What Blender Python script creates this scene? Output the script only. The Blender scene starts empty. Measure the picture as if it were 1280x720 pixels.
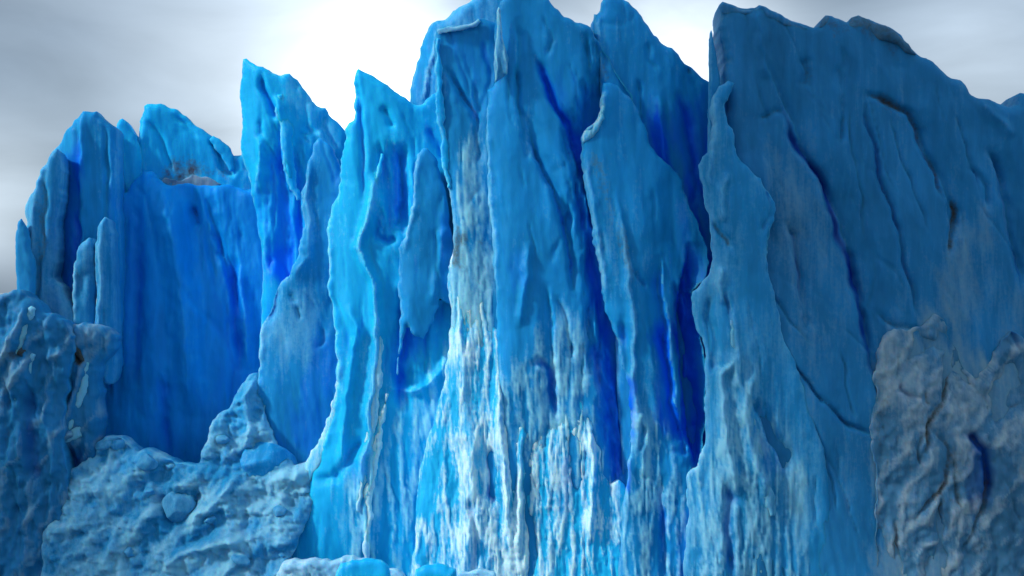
import bpy, math, random
import numpy as np

# ------------------------------------------------------------------ camera
S = bpy.context.scene
C = S.collection
CAM_Z = 32.0
W = 0.72                      # picture width per metre of distance
cam_d = bpy.data.cameras.new('camera'); cam = bpy.data.objects.new('camera', cam_d); C.objects.link(cam)
cam_d.lens = 50.0; cam_d.sensor_width = 36.0; cam_d.clip_start = 1.0; cam_d.clip_end = 20000.0
cam.location = (0, 0, CAM_Z); cam.rotation_euler = (math.radians(90), 0, 0)
S.camera = cam

# ------------------------------------------------------------------ sun and sky
SUN_DIR = np.array([-0.76, -0.42, 0.60]); SUN_DIR = SUN_DIR / np.linalg.norm(SUN_DIR)
SUN_STRENGTH = 3.3
EXPOSURE = 0.02
sun_d = bpy.data.lights.new('sun', 'SUN'); sun_d.energy = SUN_STRENGTH
sun_d.angle = math.radians(6); sun_d.color = (1.0, 0.97, 0.92)
sun = bpy.data.objects.new('sun', sun_d); C.objects.link(sun)
from mathutils import Vector
sun.rotation_euler = Vector(-SUN_DIR).to_track_quat('-Z', 'Y').to_euler()
sun.location = (-150, -60, 200)

world = bpy.data.worlds.new('World'); S.world = world; world.use_nodes = True
nt = world.node_tree; nt.nodes.clear()
def N(nt, t, **k):
    n = nt.nodes.new(t)
    for a, b in k.items(): setattr(n, a, b)
    return n
def L(nt, a, b): nt.links.new(a, b)
def math_node(nt, op, a, b=None, clamp=False):
    n = N(nt, 'ShaderNodeMath', operation=op, use_clamp=clamp)
    for i, v in enumerate((a, b)):
        if v is None: continue
        if isinstance(v, (int, float)): n.inputs[i].default_value = v
        else: L(nt, v, n.inputs[i])
    return n.outputs[0]
def mixcol(nt, f, a, b):
    n = N(nt, 'ShaderNodeMix', data_type='RGBA')
    for i, v in ((0, f), (6, a), (7, b)):
        if isinstance(v, (int, float)): n.inputs[i].default_value = v
        elif isinstance(v, (tuple, list)): n.inputs[i].default_value = tuple(v) + (1.0,) * (4 - len(v))
        else: L(nt, v, n.inputs[i])
    return n.outputs[2]
def ramp(nt, f, stops):
    n = N(nt, 'ShaderNodeValToRGB'); e = n.color_ramp.elements
    while len(e) < len(stops): e.new(0.5)
    for i, (p, c) in enumerate(stops):
        e[i].position = p; e[i].color = tuple(c) + (1.0,) * (4 - len(c)) if isinstance(c, (tuple, list)) else (c, c, c, 1)
    L(nt, f, n.inputs[0]); return n.outputs[0]

sky = N(nt, 'ShaderNodeTexSky', sky_type='NISHITA', sun_disc=False)
sky.sun_elevation = math.asin(SUN_DIR[2]); sky.sun_rotation = math.atan2(SUN_DIR[0], SUN_DIR[1])
geo = N(nt, 'ShaderNodeTexCoord')
dirv = geo.outputs['Generated']
# cloud sheet: noise in direction space, stretched along the horizon
mp = N(nt, 'ShaderNodeMapping'); mp.inputs['Scale'].default_value = (2.6, 2.6, 6.0); mp.inputs['Location'].default_value = (0.6, 0.2, 0.35); L(nt, dirv, mp.inputs[0])
nz = N(nt, 'ShaderNodeTexNoise'); nz.inputs['Scale'].default_value = 1.0; nz.inputs['Detail'].default_value = 3; nz.inputs['Roughness'].default_value = 0.42; nz.inputs['Distortion'].default_value = 0.2
L(nt, mp.outputs[0], nz.inputs['Vector'])
cl = ramp(nt, nz.outputs[0], [(0.34, (0.10, 0.155, 0.225)), (0.50, (0.18, 0.25, 0.34)), (0.66, (0.31, 0.39, 0.48))])
def lobe(dx, dz, power):
    v = Vector((dx, 1.0, dz)).normalized()
    d = N(nt, 'ShaderNodeVectorMath', operation='DOT_PRODUCT'); L(nt, dirv, d.inputs[0]); d.inputs[1].default_value = v
    return math_node(nt, 'POWER', math_node(nt, 'MAXIMUM', d.outputs['Value'], 0.0), power)
pxd = lambda px, py: ((px - 640) / 1280 * W, (360 - py) / 1280 * W)
glow = math_node(nt, 'ADD', math_node(nt, 'MULTIPLY', lobe(*pxd(490, 135), 400), 1.5), math_node(nt, 'MULTIPLY', lobe(*pxd(850, 80), 420), 1.1))
glow = math_node(nt, 'ADD', glow, math_node(nt, 'MULTIPLY', lobe(*pxd(-20, 245), 700), 0.36))
glow = math_node(nt, 'ADD', glow, math_node(nt, 'MULTIPLY', lobe(*pxd(360, 130), 110), 0.42))
glow = math_node(nt, 'ADD', glow, math_node(nt, 'MULTIPLY', lobe(*pxd(1215, 110), 260), 0.34))
mp2 = N(nt, 'ShaderNodeMapping'); mp2.inputs['Scale'].default_value = (5.0, 5.0, 13.0); mp2.inputs['Location'].default_value = (1.7, 0.4, 0.2); L(nt, dirv, mp2.inputs[0])
nz2 = N(nt, 'ShaderNodeTexNoise'); nz2.inputs['Scale'].default_value = 1.0; nz2.inputs['Detail'].default_value = 6; nz2.inputs['Roughness'].default_value = 0.5; nz2.inputs['Distortion'].default_value = 0.5; L(nt, mp2.outputs[0], nz2.inputs['Vector'])
wisp = math_node(nt, 'ADD', math_node(nt, 'MULTIPLY', nz2.outputs[0], 1.1), 0.45)
glow = math_node(nt, 'MULTIPLY', glow, wisp)
gcol = N(nt, 'ShaderNodeVectorMath', operation='SCALE'); gcol.inputs[0].default_value = (0.86, 0.945, 1.0); L(nt, glow, gcol.inputs['Scale'])
# behind the camera the sky is made brighter, as added fill light
sx = N(nt, 'ShaderNodeSeparateXYZ'); L(nt, dirv, sx.inputs[0])
front = ramp(nt, math_node(nt, 'ADD', math_node(nt, 'MULTIPLY', sx.outputs['Y'], 0.5), 0.5), [(0.30, 0.0), (0.62, 1.0)])
cl = mixcol(nt, front, (0.44, 0.57, 0.70), cl)
added_clouds = N(nt, 'ShaderNodeVectorMath', operation='ADD'); cl = mixcol(nt, 1.0, cl, cl); clm = N(nt, 'ShaderNodeVectorMath', operation='SCALE'); L(nt, cl, clm.inputs[0]); L(nt, wisp, clm.inputs['Scale']); L(nt, clm.outputs[0], added_clouds.inputs[0]); L(nt, gcol.outputs[0], added_clouds.inputs[1])
skys = N(nt, 'ShaderNodeVectorMath', operation='SCALE'); L(nt, sky.outputs[0], skys.inputs[0]); skys.inputs['Scale'].default_value = 0.09
mix = mixcol(nt, 0.88, skys.outputs[0], added_clouds.outputs[0])
bg = N(nt, 'ShaderNodeBackground'); bg.inputs['Strength'].default_value = 1.22; L(nt, mix, bg.inputs['Color'])
wo = N(nt, 'ShaderNodeOutputWorld'); L(nt, bg.outputs[0], wo.inputs['Surface'])

S.view_settings.view_transform = 'Standard'; S.view_settings.look = 'None'
S.view_settings.exposure = EXPOSURE; S.view_settings.gamma = 1.0; S.view_settings.use_curve_mapping = False
S.render.engine = 'CYCLES'
S.cycles.max_bounces = 6; S.cycles.diffuse_bounces = 3; S.cycles.transmission_bounces = 3
S.cycles.use_denoising = True

# ------------------------------------------------------------------ noise
def _hash(ix, iy, seed):
    h = (ix.astype(np.int64) * 374761393 + iy.astype(np.int64) * 668265263 + seed * 974634777) & 0xffffffff
    h = ((h ^ (h >> 13)) * 1274126177) & 0xffffffff
    return ((h ^ (h >> 16)) & 0xffffff) / float(0xffffff)
def perlin(x, y, seed):
    x0 = np.floor(x); y0 = np.floor(y); fx = x - x0; fy = y - y0
    u = fx * fx * fx * (fx * (fx * 6 - 15) + 10); v = fy * fy * fy * (fy * (fy * 6 - 15) + 10)
    def g(i, j):
        a = _hash(x0 + i, y0 + j, seed) * 6.2832
        return np.cos(a) * (fx - i) + np.sin(a) * (fy - j)
    a = g(0, 0); b = g(1, 0); c = g(0, 1); d = g(1, 1)
    return ((a + (b - a) * u) + ((c + (d - c) * u) - (a + (b - a) * u)) * v) * 1.5
def fbm(x, y, seed, o=4, r=0.5):
    s = 0; a = 1.0
    for i in range(o):
        s = s + a * perlin(x, y, seed + i * 17); x = x * 2.03 + 11.3; y = y * 2.03 + 7.1; a *= r
    return s
def ridged(x, y, seed, o=4, r=0.5):
    s = 0; a = 1.0
    for i in range(o):
        s = s + a * (1 - np.abs(perlin(x, y, seed + i * 13)) * 2); x = x * 2.03 + 3.3; y = y * 2.03 + 9.1; a *= r
    return s
def worley(x, y, seed):
    ix = np.floor(x); iy = np.floor(y); f1 = np.full(x.shape, 9.0); f2 = np.full(x.shape, 9.0); cid = np.zeros(x.shape)
    for i in (-1, 0, 1):
        for j in (-1, 0, 1):
            cx = ix + i; cy = iy + j
            h = _hash(cx, cy, seed)
            d = (cx + h - x) ** 2 + (cy + _hash(cx, cy, seed + 5) - y) ** 2
            nearer = d < f1
            f2 = np.where(nearer, f1, np.minimum(f2, d)); cid = np.where(nearer, h, cid); f1 = np.where(nearer, d, f1)
    return f1, f2, cid

def shards(x, y, seed):
    """flat facets meeting in straight creases"""
    x = x + 0.5 * np.floor(y) * 0 + 0.33 * y; ix = np.floor(x); iy = np.floor(y); fx = x - ix; fy = y - iy
    H_ = lambda i, j: _hash(ix + i, iy + j, seed) * 2 - 1
    h00, h10, h01, h11 = H_(0, 0), H_(1, 0), H_(0, 1), H_(1, 1)
    flip = _hash(ix, iy, seed + 7) > 0.5
    a = np.where(fx + fy < 1, h00 + fx * (h10 - h00) + fy * (h01 - h00), h11 + (1 - fx) * (h01 - h11) + (1 - fy) * (h10 - h11))
    b = np.where(fy < fx, h00 + fx * (h10 - h00) + fy * (h11 - h10), h00 + fy * (h01 - h00) + fx * (h11 - h01))
    return np.where(flip, a, b)

# ------------------------------------------------------------------ materials
def ice_material(name, ice, crust, dense=(0.0, 0.085, 0.50), dirt=(0.050, 0.060, 0.065), rough=0.50, sss=0.8, var=0.22, bump=0.12, sscale=0.6, thr=0.08):
    m = bpy.data.materials.new(name); m.use_nodes = True; t = m.node_tree; t.nodes.clear()
    tc = N(t, 'ShaderNodeTexCoord'); ob = tc.outputs['Object']
    def at(n_):
        a = N(t, 'ShaderNodeAttribute', attribute_name=n_); return a.outputs['Fac']
    def noise(scale, det, vec, rough_=0.55, dist=0.0):
        n_ = N(t, 'ShaderNodeTexNoise'); n_.inputs['Scale'].default_value = scale; n_.inputs['Detail'].default_value = det
        n_.inputs['Roughness'].default_value = rough_; n_.inputs['Distortion'].default_value = dist; L(t, vec, n_.inputs['Vector']); return n_.outputs[0]
    st = N(t, 'ShaderNodeMapping'); st.inputs['Scale'].default_value = (1.0, 1.0, 0.16); st.inputs['Rotation'].default_value = (0, math.radians(6), 0); L(t, ob, st.inputs[0])
    st2 = N(t, 'ShaderNodeMapping'); st2.inputs['Scale'].default_value = (1.0, 1.0, 0.07); L(t, ob, st2.inputs[0]); thread = noise(3.4, 5, st2.outputs[0], 0.6, 0.2); grain = noise(9.0, 4, ob, 0.7)
    big = noise(0.11, 4, ob); streak = noise(0.9, 6, st.outputs[0], 0.6, 0.3); fine = noise(2.6, 6, ob, 0.65)
    # clear ice varies in tone with the bubbles frozen in it
    v = math_node(t, 'ADD', math_node(t, 'MULTIPLY', big, 0.55), math_node(t, 'MULTIPLY', streak, 0.45))
    lo = tuple(c * (1 - var) for c in ice); hi = tuple(min(0.9, c * (1 + var) + 0.02 * var) for c in ice)
    base = mixcol(t, ramp(t, v, [(0.36, 0.0), (0.64, 1.0)]), lo, hi)
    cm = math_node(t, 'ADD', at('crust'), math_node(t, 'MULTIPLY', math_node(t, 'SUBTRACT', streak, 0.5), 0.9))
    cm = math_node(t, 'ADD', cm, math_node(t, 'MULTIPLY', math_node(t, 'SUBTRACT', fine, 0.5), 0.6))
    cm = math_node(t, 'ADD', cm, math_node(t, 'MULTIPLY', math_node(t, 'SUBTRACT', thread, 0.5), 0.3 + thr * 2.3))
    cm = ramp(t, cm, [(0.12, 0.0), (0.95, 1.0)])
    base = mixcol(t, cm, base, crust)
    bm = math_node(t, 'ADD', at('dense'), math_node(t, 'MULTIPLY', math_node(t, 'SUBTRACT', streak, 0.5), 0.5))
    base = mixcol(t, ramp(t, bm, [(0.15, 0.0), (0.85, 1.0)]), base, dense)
    dm = math_node(t, 'ADD', at('dirt'), math_node(t, 'MULTIPLY', math_node(t, 'SUBTRACT', fine, 0.5), 1.1))
    base = mixcol(t, ramp(t, dm, [(0.25, 0.0), (0.95, 1.0)]), base, dirt)
    p = N(t, 'ShaderNodeBsdfPrincipled'); L(t, base, p.inputs['Base Color'])
    L(t, ramp(t, cm, [(0.0, rough), (1.0, 0.85)]), p.inputs['Roughness'])
    p.inputs['IOR'].default_value = 1.31; p.inputs['Specular IOR Level'].default_value = 0.22
    if sss:
        p.inputs['Subsurface Weight'].default_value = sss; p.inputs['Subsurface Radius'].default_value = (0.10, 0.55, 1.0); p.inputs['Subsurface Scale'].default_value = sscale
    bh = math_node(t, 'ADD', math_node(t, 'MULTIPLY', fine, 0.5), math_node(t, 'MULTIPLY', streak, 0.7))
    bh = math_node(t, 'ADD', bh, math_node(t, 'MULTIPLY', grain, 0.18)); bh = math_node(t, 'ADD', bh, math_node(t, 'MULTIPLY', thread, thr))
    b = N(t, 'ShaderNodeBump'); b.inputs['Strength'].default_value = bump; b.inputs['Distance'].default_value = 0.45; L(t, bh, b.inputs['Height']); L(t, b.outputs[0], p.inputs['Normal'])
    o = N(t, 'ShaderNodeOutputMaterial'); L(t, p.outputs[0], o.inputs[0])
    return m
M = {
    'blue':   ice_material('blue_glacier_ice', (0.006, 0.265, 0.59), (0.24, 0.58, 0.74), dense=(0.0, 0.12, 0.74)),  # dense ice, its blue raised to stand in for light glowing through crevices
    'bright': ice_material('clear_turquoise_ice', (0.004, 0.420, 0.86), (0.30, 0.72, 0.90), dense=(0.0, 0.20, 0.90), dirt=(0.075, 0.09, 0.125), sss=0.9),  # dense tint brightened likewise, imitating transmitted light in the recesses
    'deep':   ice_material('dense_blue_ice', (0.0, 0.290, 0.80), (0.05, 0.40, 0.70), dense=(0.0, 0.17, 0.74)),
    'teal':   ice_material('weathered_teal_ice', (0.014, 0.250, 0.52), (0.19, 0.48, 0.65), dense=(0.0, 0.11, 0.46)),
    'slate':  ice_material('weathered_slate_ice', (0.014, 0.190, 0.41), (0.17, 0.32, 0.43), dense=(0.0, 0.03, 0.28)),
    'grey':   ice_material('dirty_grey_ice', (0.055, 0.190, 0.33), (0.31, 0.41, 0.47), dense=(0.0, 0.05, 0.26), dirt=(0.055, 0.060, 0.058)),
    'crust':  ice_material('white_ice_crust', (0.008, 0.420, 0.80), (0.54, 0.80, 0.89), dense=(0.0, 0.10, 0.58), bump=0.22, sss=0.6, sscale=0.8, thr=0.35),
    'snow':   ice_material('packed_snow', (0.22, 0.52, 0.72), (0.60, 0.78, 0.87)),
}

# ------------------------------------------------------------------ ice builder
def jagged(poly, amp, rng, step=5.0):
    out = []
    n = len(poly)
    for i in range(n):
        a = np.array(poly[i], float); b = np.array(poly[(i + 1) % n], float)
        d = b - a; ln = float(np.hypot(*d))
        if ln < 1e-6: continue
        k = max(1, int(ln / step)); k2 = 1
        while k2 < k: k2 *= 2
        off = np.zeros(k2 + 1); s = k2; am = min(amp * 1.6, ln * 0.12)
        while s > 1:
            for j in range(s // 2, k2, s):
                off[j] = (off[j - s // 2] + off[j + s // 2]) / 2 + rng.uniform(-am, am)
            am *= 0.62; s //= 2
        nrm = np.array([d[1], -d[0]]) / ln
        for j in range(k2):
            out.append(a + d * j / k2 + nrm * off[j])
    return np.array(out)
def poly_dist(px, py, poly):
    best = np.full(px.shape, 1e9); bx = px.copy(); by = py.copy(); inside = np.zeros(px.shape, bool)
    n = len(poly)
    for i in range(n):
        x0, y0 = poly[i]; x1, y1 = poly[(i + 1) % n]
        dx, dy = x1 - x0, y1 - y0; l2 = dx * dx + dy * dy + 1e-12
        t = np.clip(((px - x0) * dx + (py - y0) * dy) / l2, 0, 1)
        qx = x0 + t * dx; qy = y0 + t * dy; d = (px - qx) ** 2 + (py - qy) ** 2
        m = d < best; best = np.where(m, d, best); bx = np.where(m, qx, bx); by = np.where(m, qy, by)
        if y0 != y1:
            c = ((y0 > py) != (y1 > py)) & (px < dx * (py - y0) / dy + x0)
            inside ^= c
    return np.sqrt(best), bx, by, inside
def line_dist(px, py, pts):
    """distance, signed side (+ = to the right in the picture of a line drawn downwards), 0..1 along"""
    best = np.full(px.shape, 1e9); side = np.zeros(px.shape); al = np.zeros(px.shape)
    seg = np.hypot(*np.diff(np.array(pts, float), axis=0).T); tot = seg.sum(); acc = 0
    for i in range(len(pts) - 1):
        x0, y0 = pts[i]; x1, y1 = pts[i + 1]; dx, dy = x1 - x0, y1 - y0; l2 = dx * dx + dy * dy + 1e-9
        t = np.clip(((px - x0) * dx + (py - y0) * dy) / l2, 0, 1)
        d = (px - x0 - t * dx) ** 2 + (py - y0 - t * dy) ** 2
        m = d < best; best = np.where(m, d, best)
        s = np.sign((px - x0) * dy - (py - y0) * dx)
        side = np.where(m, s, side); al = np.where(m, (acc + t * seg[i]) / tot, al); acc += seg[i]
    return np.sqrt(best), side, al
def sstep(a, b, x):
    t = np.clip((x - a) / (b - a), 0, 1); return t * t * (3 - 2 * t)

def tag(o, label=None, cat=None, group=None, kind=None):
    if label: o['label'] = label
    if cat: o['category'] = cat
    if group: o['group'] = group
    if kind: o['kind'] = kind
    return o

_seed = [100]
def ice(name, poly, Y, mat, parent=None, label=None, cat=None, group=None, thick=9.0, cell=2.4, amp=1.4,
        edge=(16, 22), spine=None, strokes=(), paint=(), scal=(46, 170, 7), flute=(13, 110, 2.2), rough=(9, 1.0),
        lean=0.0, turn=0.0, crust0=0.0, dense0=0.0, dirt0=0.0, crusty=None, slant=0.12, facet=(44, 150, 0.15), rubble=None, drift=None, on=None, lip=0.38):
    """One closed body of ice. poly: its outline, in picture units at distance Y; every height is in the same units (about 1/12 m).
    edge=(width, height) rounds the front; spine=(line, fall left, fall right) a dihedral; lean/turn tilt the front in depth."""
    _seed[0] += 31; seed = _seed[0]; rng = random.Random(seed)
    u = W * Y / 1280.0                                   # metres per picture unit at Y
    zb = 360 + (CAM_Z + 1.5) / u                          # foot, 1.5 m under the water
    poly = [(x, zb if y >= 720 else y) for x, y in poly]
    pg = jagged(poly, amp * 1.35, rng)
    x0, y0 = pg.min(0) - cell * 1.5; x1, y1 = pg.max(0) + cell * 1.5
    xs = np.arange(x0, x1, cell); ys = np.arange(y0, y1, cell)
    gx, gy = np.meshgrid(xs, ys); shp = gx.shape
    fx, fy = gx.ravel(), gy.ravel()
    d, bx, by, ins = poly_dist(fx, fy, pg)
    I = ins.reshape(shp); near = np.zeros(shp, bool)
    quad = I[:-1, :-1] | I[1:, :-1] | I[:-1, 1:] | I[1:, 1:]
    near[:-1, :-1] |= quad; near[1:, :-1] |= quad; near[:-1, 1:] |= quad; near[1:, 1:] |= quad
    rim = (near & ~I).ravel()
    X = np.where(rim, bx, fx); Yp = np.where(rim, by, fy); d = np.where(rim, 0.0, d)
    keep = near.ravel(); idx = np.cumsum(keep) - 1
    X = X[keep]; Yp = Yp[keep]; d = d[keep]; rimk = rim[keep]; sun_side = sstep(-0.2, 0.9, (X - bx[keep]) / (d + 0.4) + 0.35 * rimk)
    # --- relief
    e = np.clip(d / edge[0], 0, 1); ef = np.sqrt(np.clip(1 - (1 - e) ** 2, 0, 1))
    wx = X + 11 * fbm(X / 110, Yp / 160, seed + 1, 3, .4); wy = Yp + 18 * fbm(X / 110, Yp / 150, seed + 2, 3, .4)
    wx = wx - slant * wy
    h = edge[1] * 0.8 * ef
    f1, f2, cid = worley(wx / scal[0], wy / scal[1], seed + 3)
    h = h + scal[2] * 0.35 * ef * (f1 * 1.7 - 0.5 + (cid - 0.5) * 0.25)
    f1b, f2b, cidb = worley(wx / (scal[0] * 0.42) + 5, wy / (scal[1] * 0.30), seed + 4)
    h = h + scal[2] * 0.10 * ef * (f1b * 1.6 - 0.5 + (cidb - 0.5) * 0.2)
    fl = ridged(wx / flute[0], wy / flute[1], seed + 6, 3)
    h = h + flute[2] * 0.30 * ef * (fl - 1.1)
    fracture = np.zeros(X.shape)
    # fracture facets: planar shards at two sizes
    ja = 4.0 * fbm(X / 50, Yp / 70, seed + 55, 2) + 1.2 * fbm(X / 11, Yp / 14, seed + 56, 3); jb = 9 * fbm(X / 50, Yp / 60, seed + 57, 2)
    for fw, fh, k0, kk in ((facet[0], facet[1], 60, 1.0), (facet[0] * 0.42, facet[1] * 0.36, 61, 0.24 + 0.1 * (facet[2] > 0.2)), (facet[0] * 0.17, facet[1] * 0.12, 62, 0.07 + 0.13 * (facet[2] > 0.2))):
        h = h + ef * fw * facet[2] * kk * shards((X - slant * Yp + ja) / fw, (Yp + jb) / fh, seed + k0) * (1.0 if k0 == 60 else 1 / (fw / facet[0]) * 0.8)
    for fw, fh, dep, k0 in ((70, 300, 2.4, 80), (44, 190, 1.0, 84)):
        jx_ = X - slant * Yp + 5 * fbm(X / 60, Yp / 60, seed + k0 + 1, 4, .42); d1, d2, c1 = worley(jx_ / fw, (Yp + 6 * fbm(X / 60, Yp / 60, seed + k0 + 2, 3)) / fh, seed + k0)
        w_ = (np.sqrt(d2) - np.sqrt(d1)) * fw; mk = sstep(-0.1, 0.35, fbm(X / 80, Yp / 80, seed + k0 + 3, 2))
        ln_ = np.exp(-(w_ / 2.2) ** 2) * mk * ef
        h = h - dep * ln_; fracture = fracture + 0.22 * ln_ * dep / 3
    if rubble:
        for k, (sc_, am) in enumerate(((1.0, 1.0), (0.46, 0.5), (0.2, 0.2))):
            qx = (X * 0.9 + Yp * 0.35 + 6 * fbm(X / 20, Yp / 20, seed + 70, 2)) / (rubble[0] * sc_); qy = (Yp * 0.9 - X * 0.3 + 6 * fbm(X / 20 + 9, Yp / 20, seed + 71, 2)) / (rubble[1] * sc_)
            d1, d2, c1 = worley(qx, qy, seed + 72 + k)
            h = h + ef * rubble[2] * am * (np.minimum((np.sqrt(d2) - np.sqrt(d1)) * 1.6, 0.7) + (c1 - 0.5) * 0.8)
    rg = fbm(X / rough[0], Yp / (rough[0] * 1.8), seed + 9, 4, 0.55)
    h = h + rough[1] * (0.18 if rough[1] < 3 else 0.32) * rg * (0.25 + 0.75 * ef)
    crust = np.full(X.shape, float(crust0)) + 0.16 * fbm(X / 60, Yp / 160, seed + 12, 3)
    dense = np.full(X.shape, float(dense0)); dirt = np.full(X.shape, float(dirt0))
    dense = dense + fracture; crust = crust + lip * np.exp(-(d / 2.6) ** 2) * sun_side  # pale rim painted along sunward edges only, as if they caught the light
    if drift:
        ca_, sa_ = math.cos(math.radians(drift[3])), math.sin(math.radians(drift[3])); wxx = X + 10 * fbm(X / 45, Yp / 45, seed + 90, 3); wyy = Yp + 10 * fbm(X / 45 + 7, Yp / 45, seed + 91, 3)
        r_ = ridged((wxx * ca_ + wyy * sa_) / drift[0], (-wxx * sa_ + wyy * ca_) / drift[1], seed + 92, 5, 0.52)
        h = h + drift[2] * (r_ - 1.1) * ef; crust = crust + 0.75 * np.clip(r_ - 1.15, -0.5, 0.9)
    if crusty:                                           # rough runnels of refrozen crust over clear ice
        cw, chh, ca, cp = crusty
        m = 1.0
        if cp is not None:
            pd, _, _, pin = poly_dist(X, Yp, np.array(cp, float))
            m = sstep(-26, 22, np.where(pin, pd, -pd) + 26 * fbm(X / 22, Yp / 90, seed + 20, 3))
        cx_ = X + 5 * fbm(X / 50, Yp / 120, seed + 23, 3) + 1.1 * fbm(X / 12, Yp / 26, seed + 24, 2)
        r1 = ridged(cx_ / (cw * 1.5), Yp / (chh * 1.5), seed + 21, 2, 0.45); r2 = ridged(cx_ / (cw * 0.42) + 9, Yp / (chh * 0.5), seed + 22, 3, .6)
        lump = np.clip(0.55 * (r1 - 0.75) + 0.30 * (r2 - 0.8), -0.6, 1.2)
        h = h + ca * 0.36 * m * lump * (0.2 + 0.8 * ef); crust = crust + m * np.clip(lump * 1.5 + 0.25, -0.1, 1.1)
    jx = X + 3.6 * fbm(X / 34, Yp / 34, seed + 30, 4, 0.42); jy = Yp + 3.0 * fbm(X / 34 + 40, Yp / 34, seed + 31, 4, 0.42)
    for s in strokes:
        kind, w, hh, pts = s[0], s[1], s[2], s[3]
        o = s[4] if len(s) > 4 else {}
        dd, side, al = line_dist(jx, jy, pts)
        tp = np.clip(np.minimum(al, 1 - al) / 0.14, 0.0, 1.0) if o.get('taper', 1) else 1.0
        if kind == 'crack':
            g = np.exp(-(dd / w) ** 2) * (0.25 + 0.75 * tp) * (dd < 4 * w)
            g = g * (0.7 + 0.3 * np.clip(1 + 1.5 * fbm(X / 40, Yp / 40, seed + 33, 2), 0, 1.6))
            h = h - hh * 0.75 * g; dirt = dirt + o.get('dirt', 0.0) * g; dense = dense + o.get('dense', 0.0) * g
        elif kind == 'ridge':
            g = np.clip(1 - dd / w, 0, 1) ** o.get('p', 1.5) * tp
            h = h + hh * g * (0.3 + 0.7 * ef); crust = crust + o.get('crust', 0.25) * np.clip(1 - dd / (w * 0.55), 0, 1) * tp; dirt = dirt + o.get('dirt', 0) * g
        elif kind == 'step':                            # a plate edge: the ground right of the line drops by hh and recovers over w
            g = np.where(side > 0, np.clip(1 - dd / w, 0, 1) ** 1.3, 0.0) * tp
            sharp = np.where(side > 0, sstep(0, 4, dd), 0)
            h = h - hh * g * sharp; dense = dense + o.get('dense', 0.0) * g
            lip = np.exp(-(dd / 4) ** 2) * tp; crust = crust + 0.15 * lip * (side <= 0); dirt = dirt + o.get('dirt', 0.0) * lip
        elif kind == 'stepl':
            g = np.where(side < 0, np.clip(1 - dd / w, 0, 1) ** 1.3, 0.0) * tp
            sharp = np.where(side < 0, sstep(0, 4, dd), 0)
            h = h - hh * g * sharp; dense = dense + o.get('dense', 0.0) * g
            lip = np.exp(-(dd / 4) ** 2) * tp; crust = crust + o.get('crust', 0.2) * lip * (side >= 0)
    for attr, val, soft, pts in paint:                   # pts a polygon; soft its ragged edge
        pd, _, _, pin = poly_dist(X, Yp, np.array(pts, float))
        soft = soft * 1.9; m = sstep(-soft, soft, np.where(pin, pd, -pd) + soft * 0.9 * fbm(wx / 18, Yp / 80, seed + 40, 4))
        if attr == 'crust': crust = crust + val * m
        elif attr == 'dense': dense = dense + val * m
        elif attr == 'dirt': dirt = dirt + val * m
        elif attr == 'hollow': h = h - val * m * ef; dense = dense + 0.0
    cx = (x0 + x1) / 2; yb = y1
    if on: cx, yb, turn, lean, spine = _planes[on.name]
    plane = -turn * (X - cx) - lean * (Yp - yb)           # turn > 0: right side nearer ; lean > 0: top leans back
    if spine:
        ln, sl, sr = spine; xs_ = np.interp(Yp, [p[1] for p in ln], [p[0] for p in ln])
        q = X - xs_; plane = plane + np.sqrt(np.where(q < 0, (q * sl) ** 2, (q * sr) ** 2) + 9) - 3
    base = Y + plane * u
    front = np.where(rimk, base, base - h * u)
    eb = np.clip(d / 42.0, 0, 1); eb = np.sqrt(np.clip(1 - (1 - eb) ** 2, 0, 1))
    back = np.maximum(base + thick * eb + thick * 0.08 * fbm(X / 40, Yp / 60, seed + 50, 3) * eb, front + 0.4)
    s_ = W * base / 1280.0
    vf = np.stack([(X - 640) * s_, front, CAM_Z + (360 - Yp) * s_], 1)
    bi = np.where(~rimk)[0]; vb = vf[bi].copy(); vb[:, 1] = back[bi]
    nv = len(vf); bmap = np.arange(nv); bmap[bi] = nv + np.arange(len(bi))
    qi, qj = np.where(quad); wd = shp[1]
    a = idx[qi * wd + qj]; b = idx[qi * wd + qj + 1]; c = idx[(qi + 1) * wd + qj + 1]; dq = idx[(qi + 1) * wd + qj]
    F1 = np.stack([a, dq, c, b], 1); F2 = np.stack([bmap[a], bmap[b], bmap[c], bmap[dq]], 1)
    V = np.concatenate([vf, vb]); Fc = np.concatenate([F1, F2])
    org = np.array([V[:, 0].mean(), V[:, 1].mean(), V[:, 2].min()]) if parent is None else np.array(parent['origin_'])
    me = bpy.data.meshes.new(name); V = V - org
    me.vertices.add(len(V)); me.vertices.foreach_set('co', V.astype(np.float32).ravel())
    me.loops.add(len(Fc) * 4); me.loops.foreach_set('vertex_index', Fc.astype(np.int32).ravel())
    me.polygons.add(len(Fc)); me.polygons.foreach_set('loop_start', (np.arange(len(Fc)) * 4).astype(np.int32))
    me.polygons.foreach_set('use_smooth', np.ones(len(Fc), bool))
    me.update(calc_edges=True); me.validate()
    full = lambda v: np.concatenate([v, v[bi]]).astype(np.float32)
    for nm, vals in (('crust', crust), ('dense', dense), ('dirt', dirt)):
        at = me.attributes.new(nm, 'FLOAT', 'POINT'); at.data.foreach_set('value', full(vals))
    me.materials.append(M[mat])
    o = bpy.data.objects.new(name, me); C.objects.link(o)
    if parent is None: o.location = org; o['origin_'] = [float(v) for v in org]
    else: o.parent = parent; o['origin_'] = list(parent['origin_'])
    _planes[o.name] = (cx, yb, turn, lean, spine)
    tag(o, label, cat, group)
    return o
_planes = {}
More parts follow.
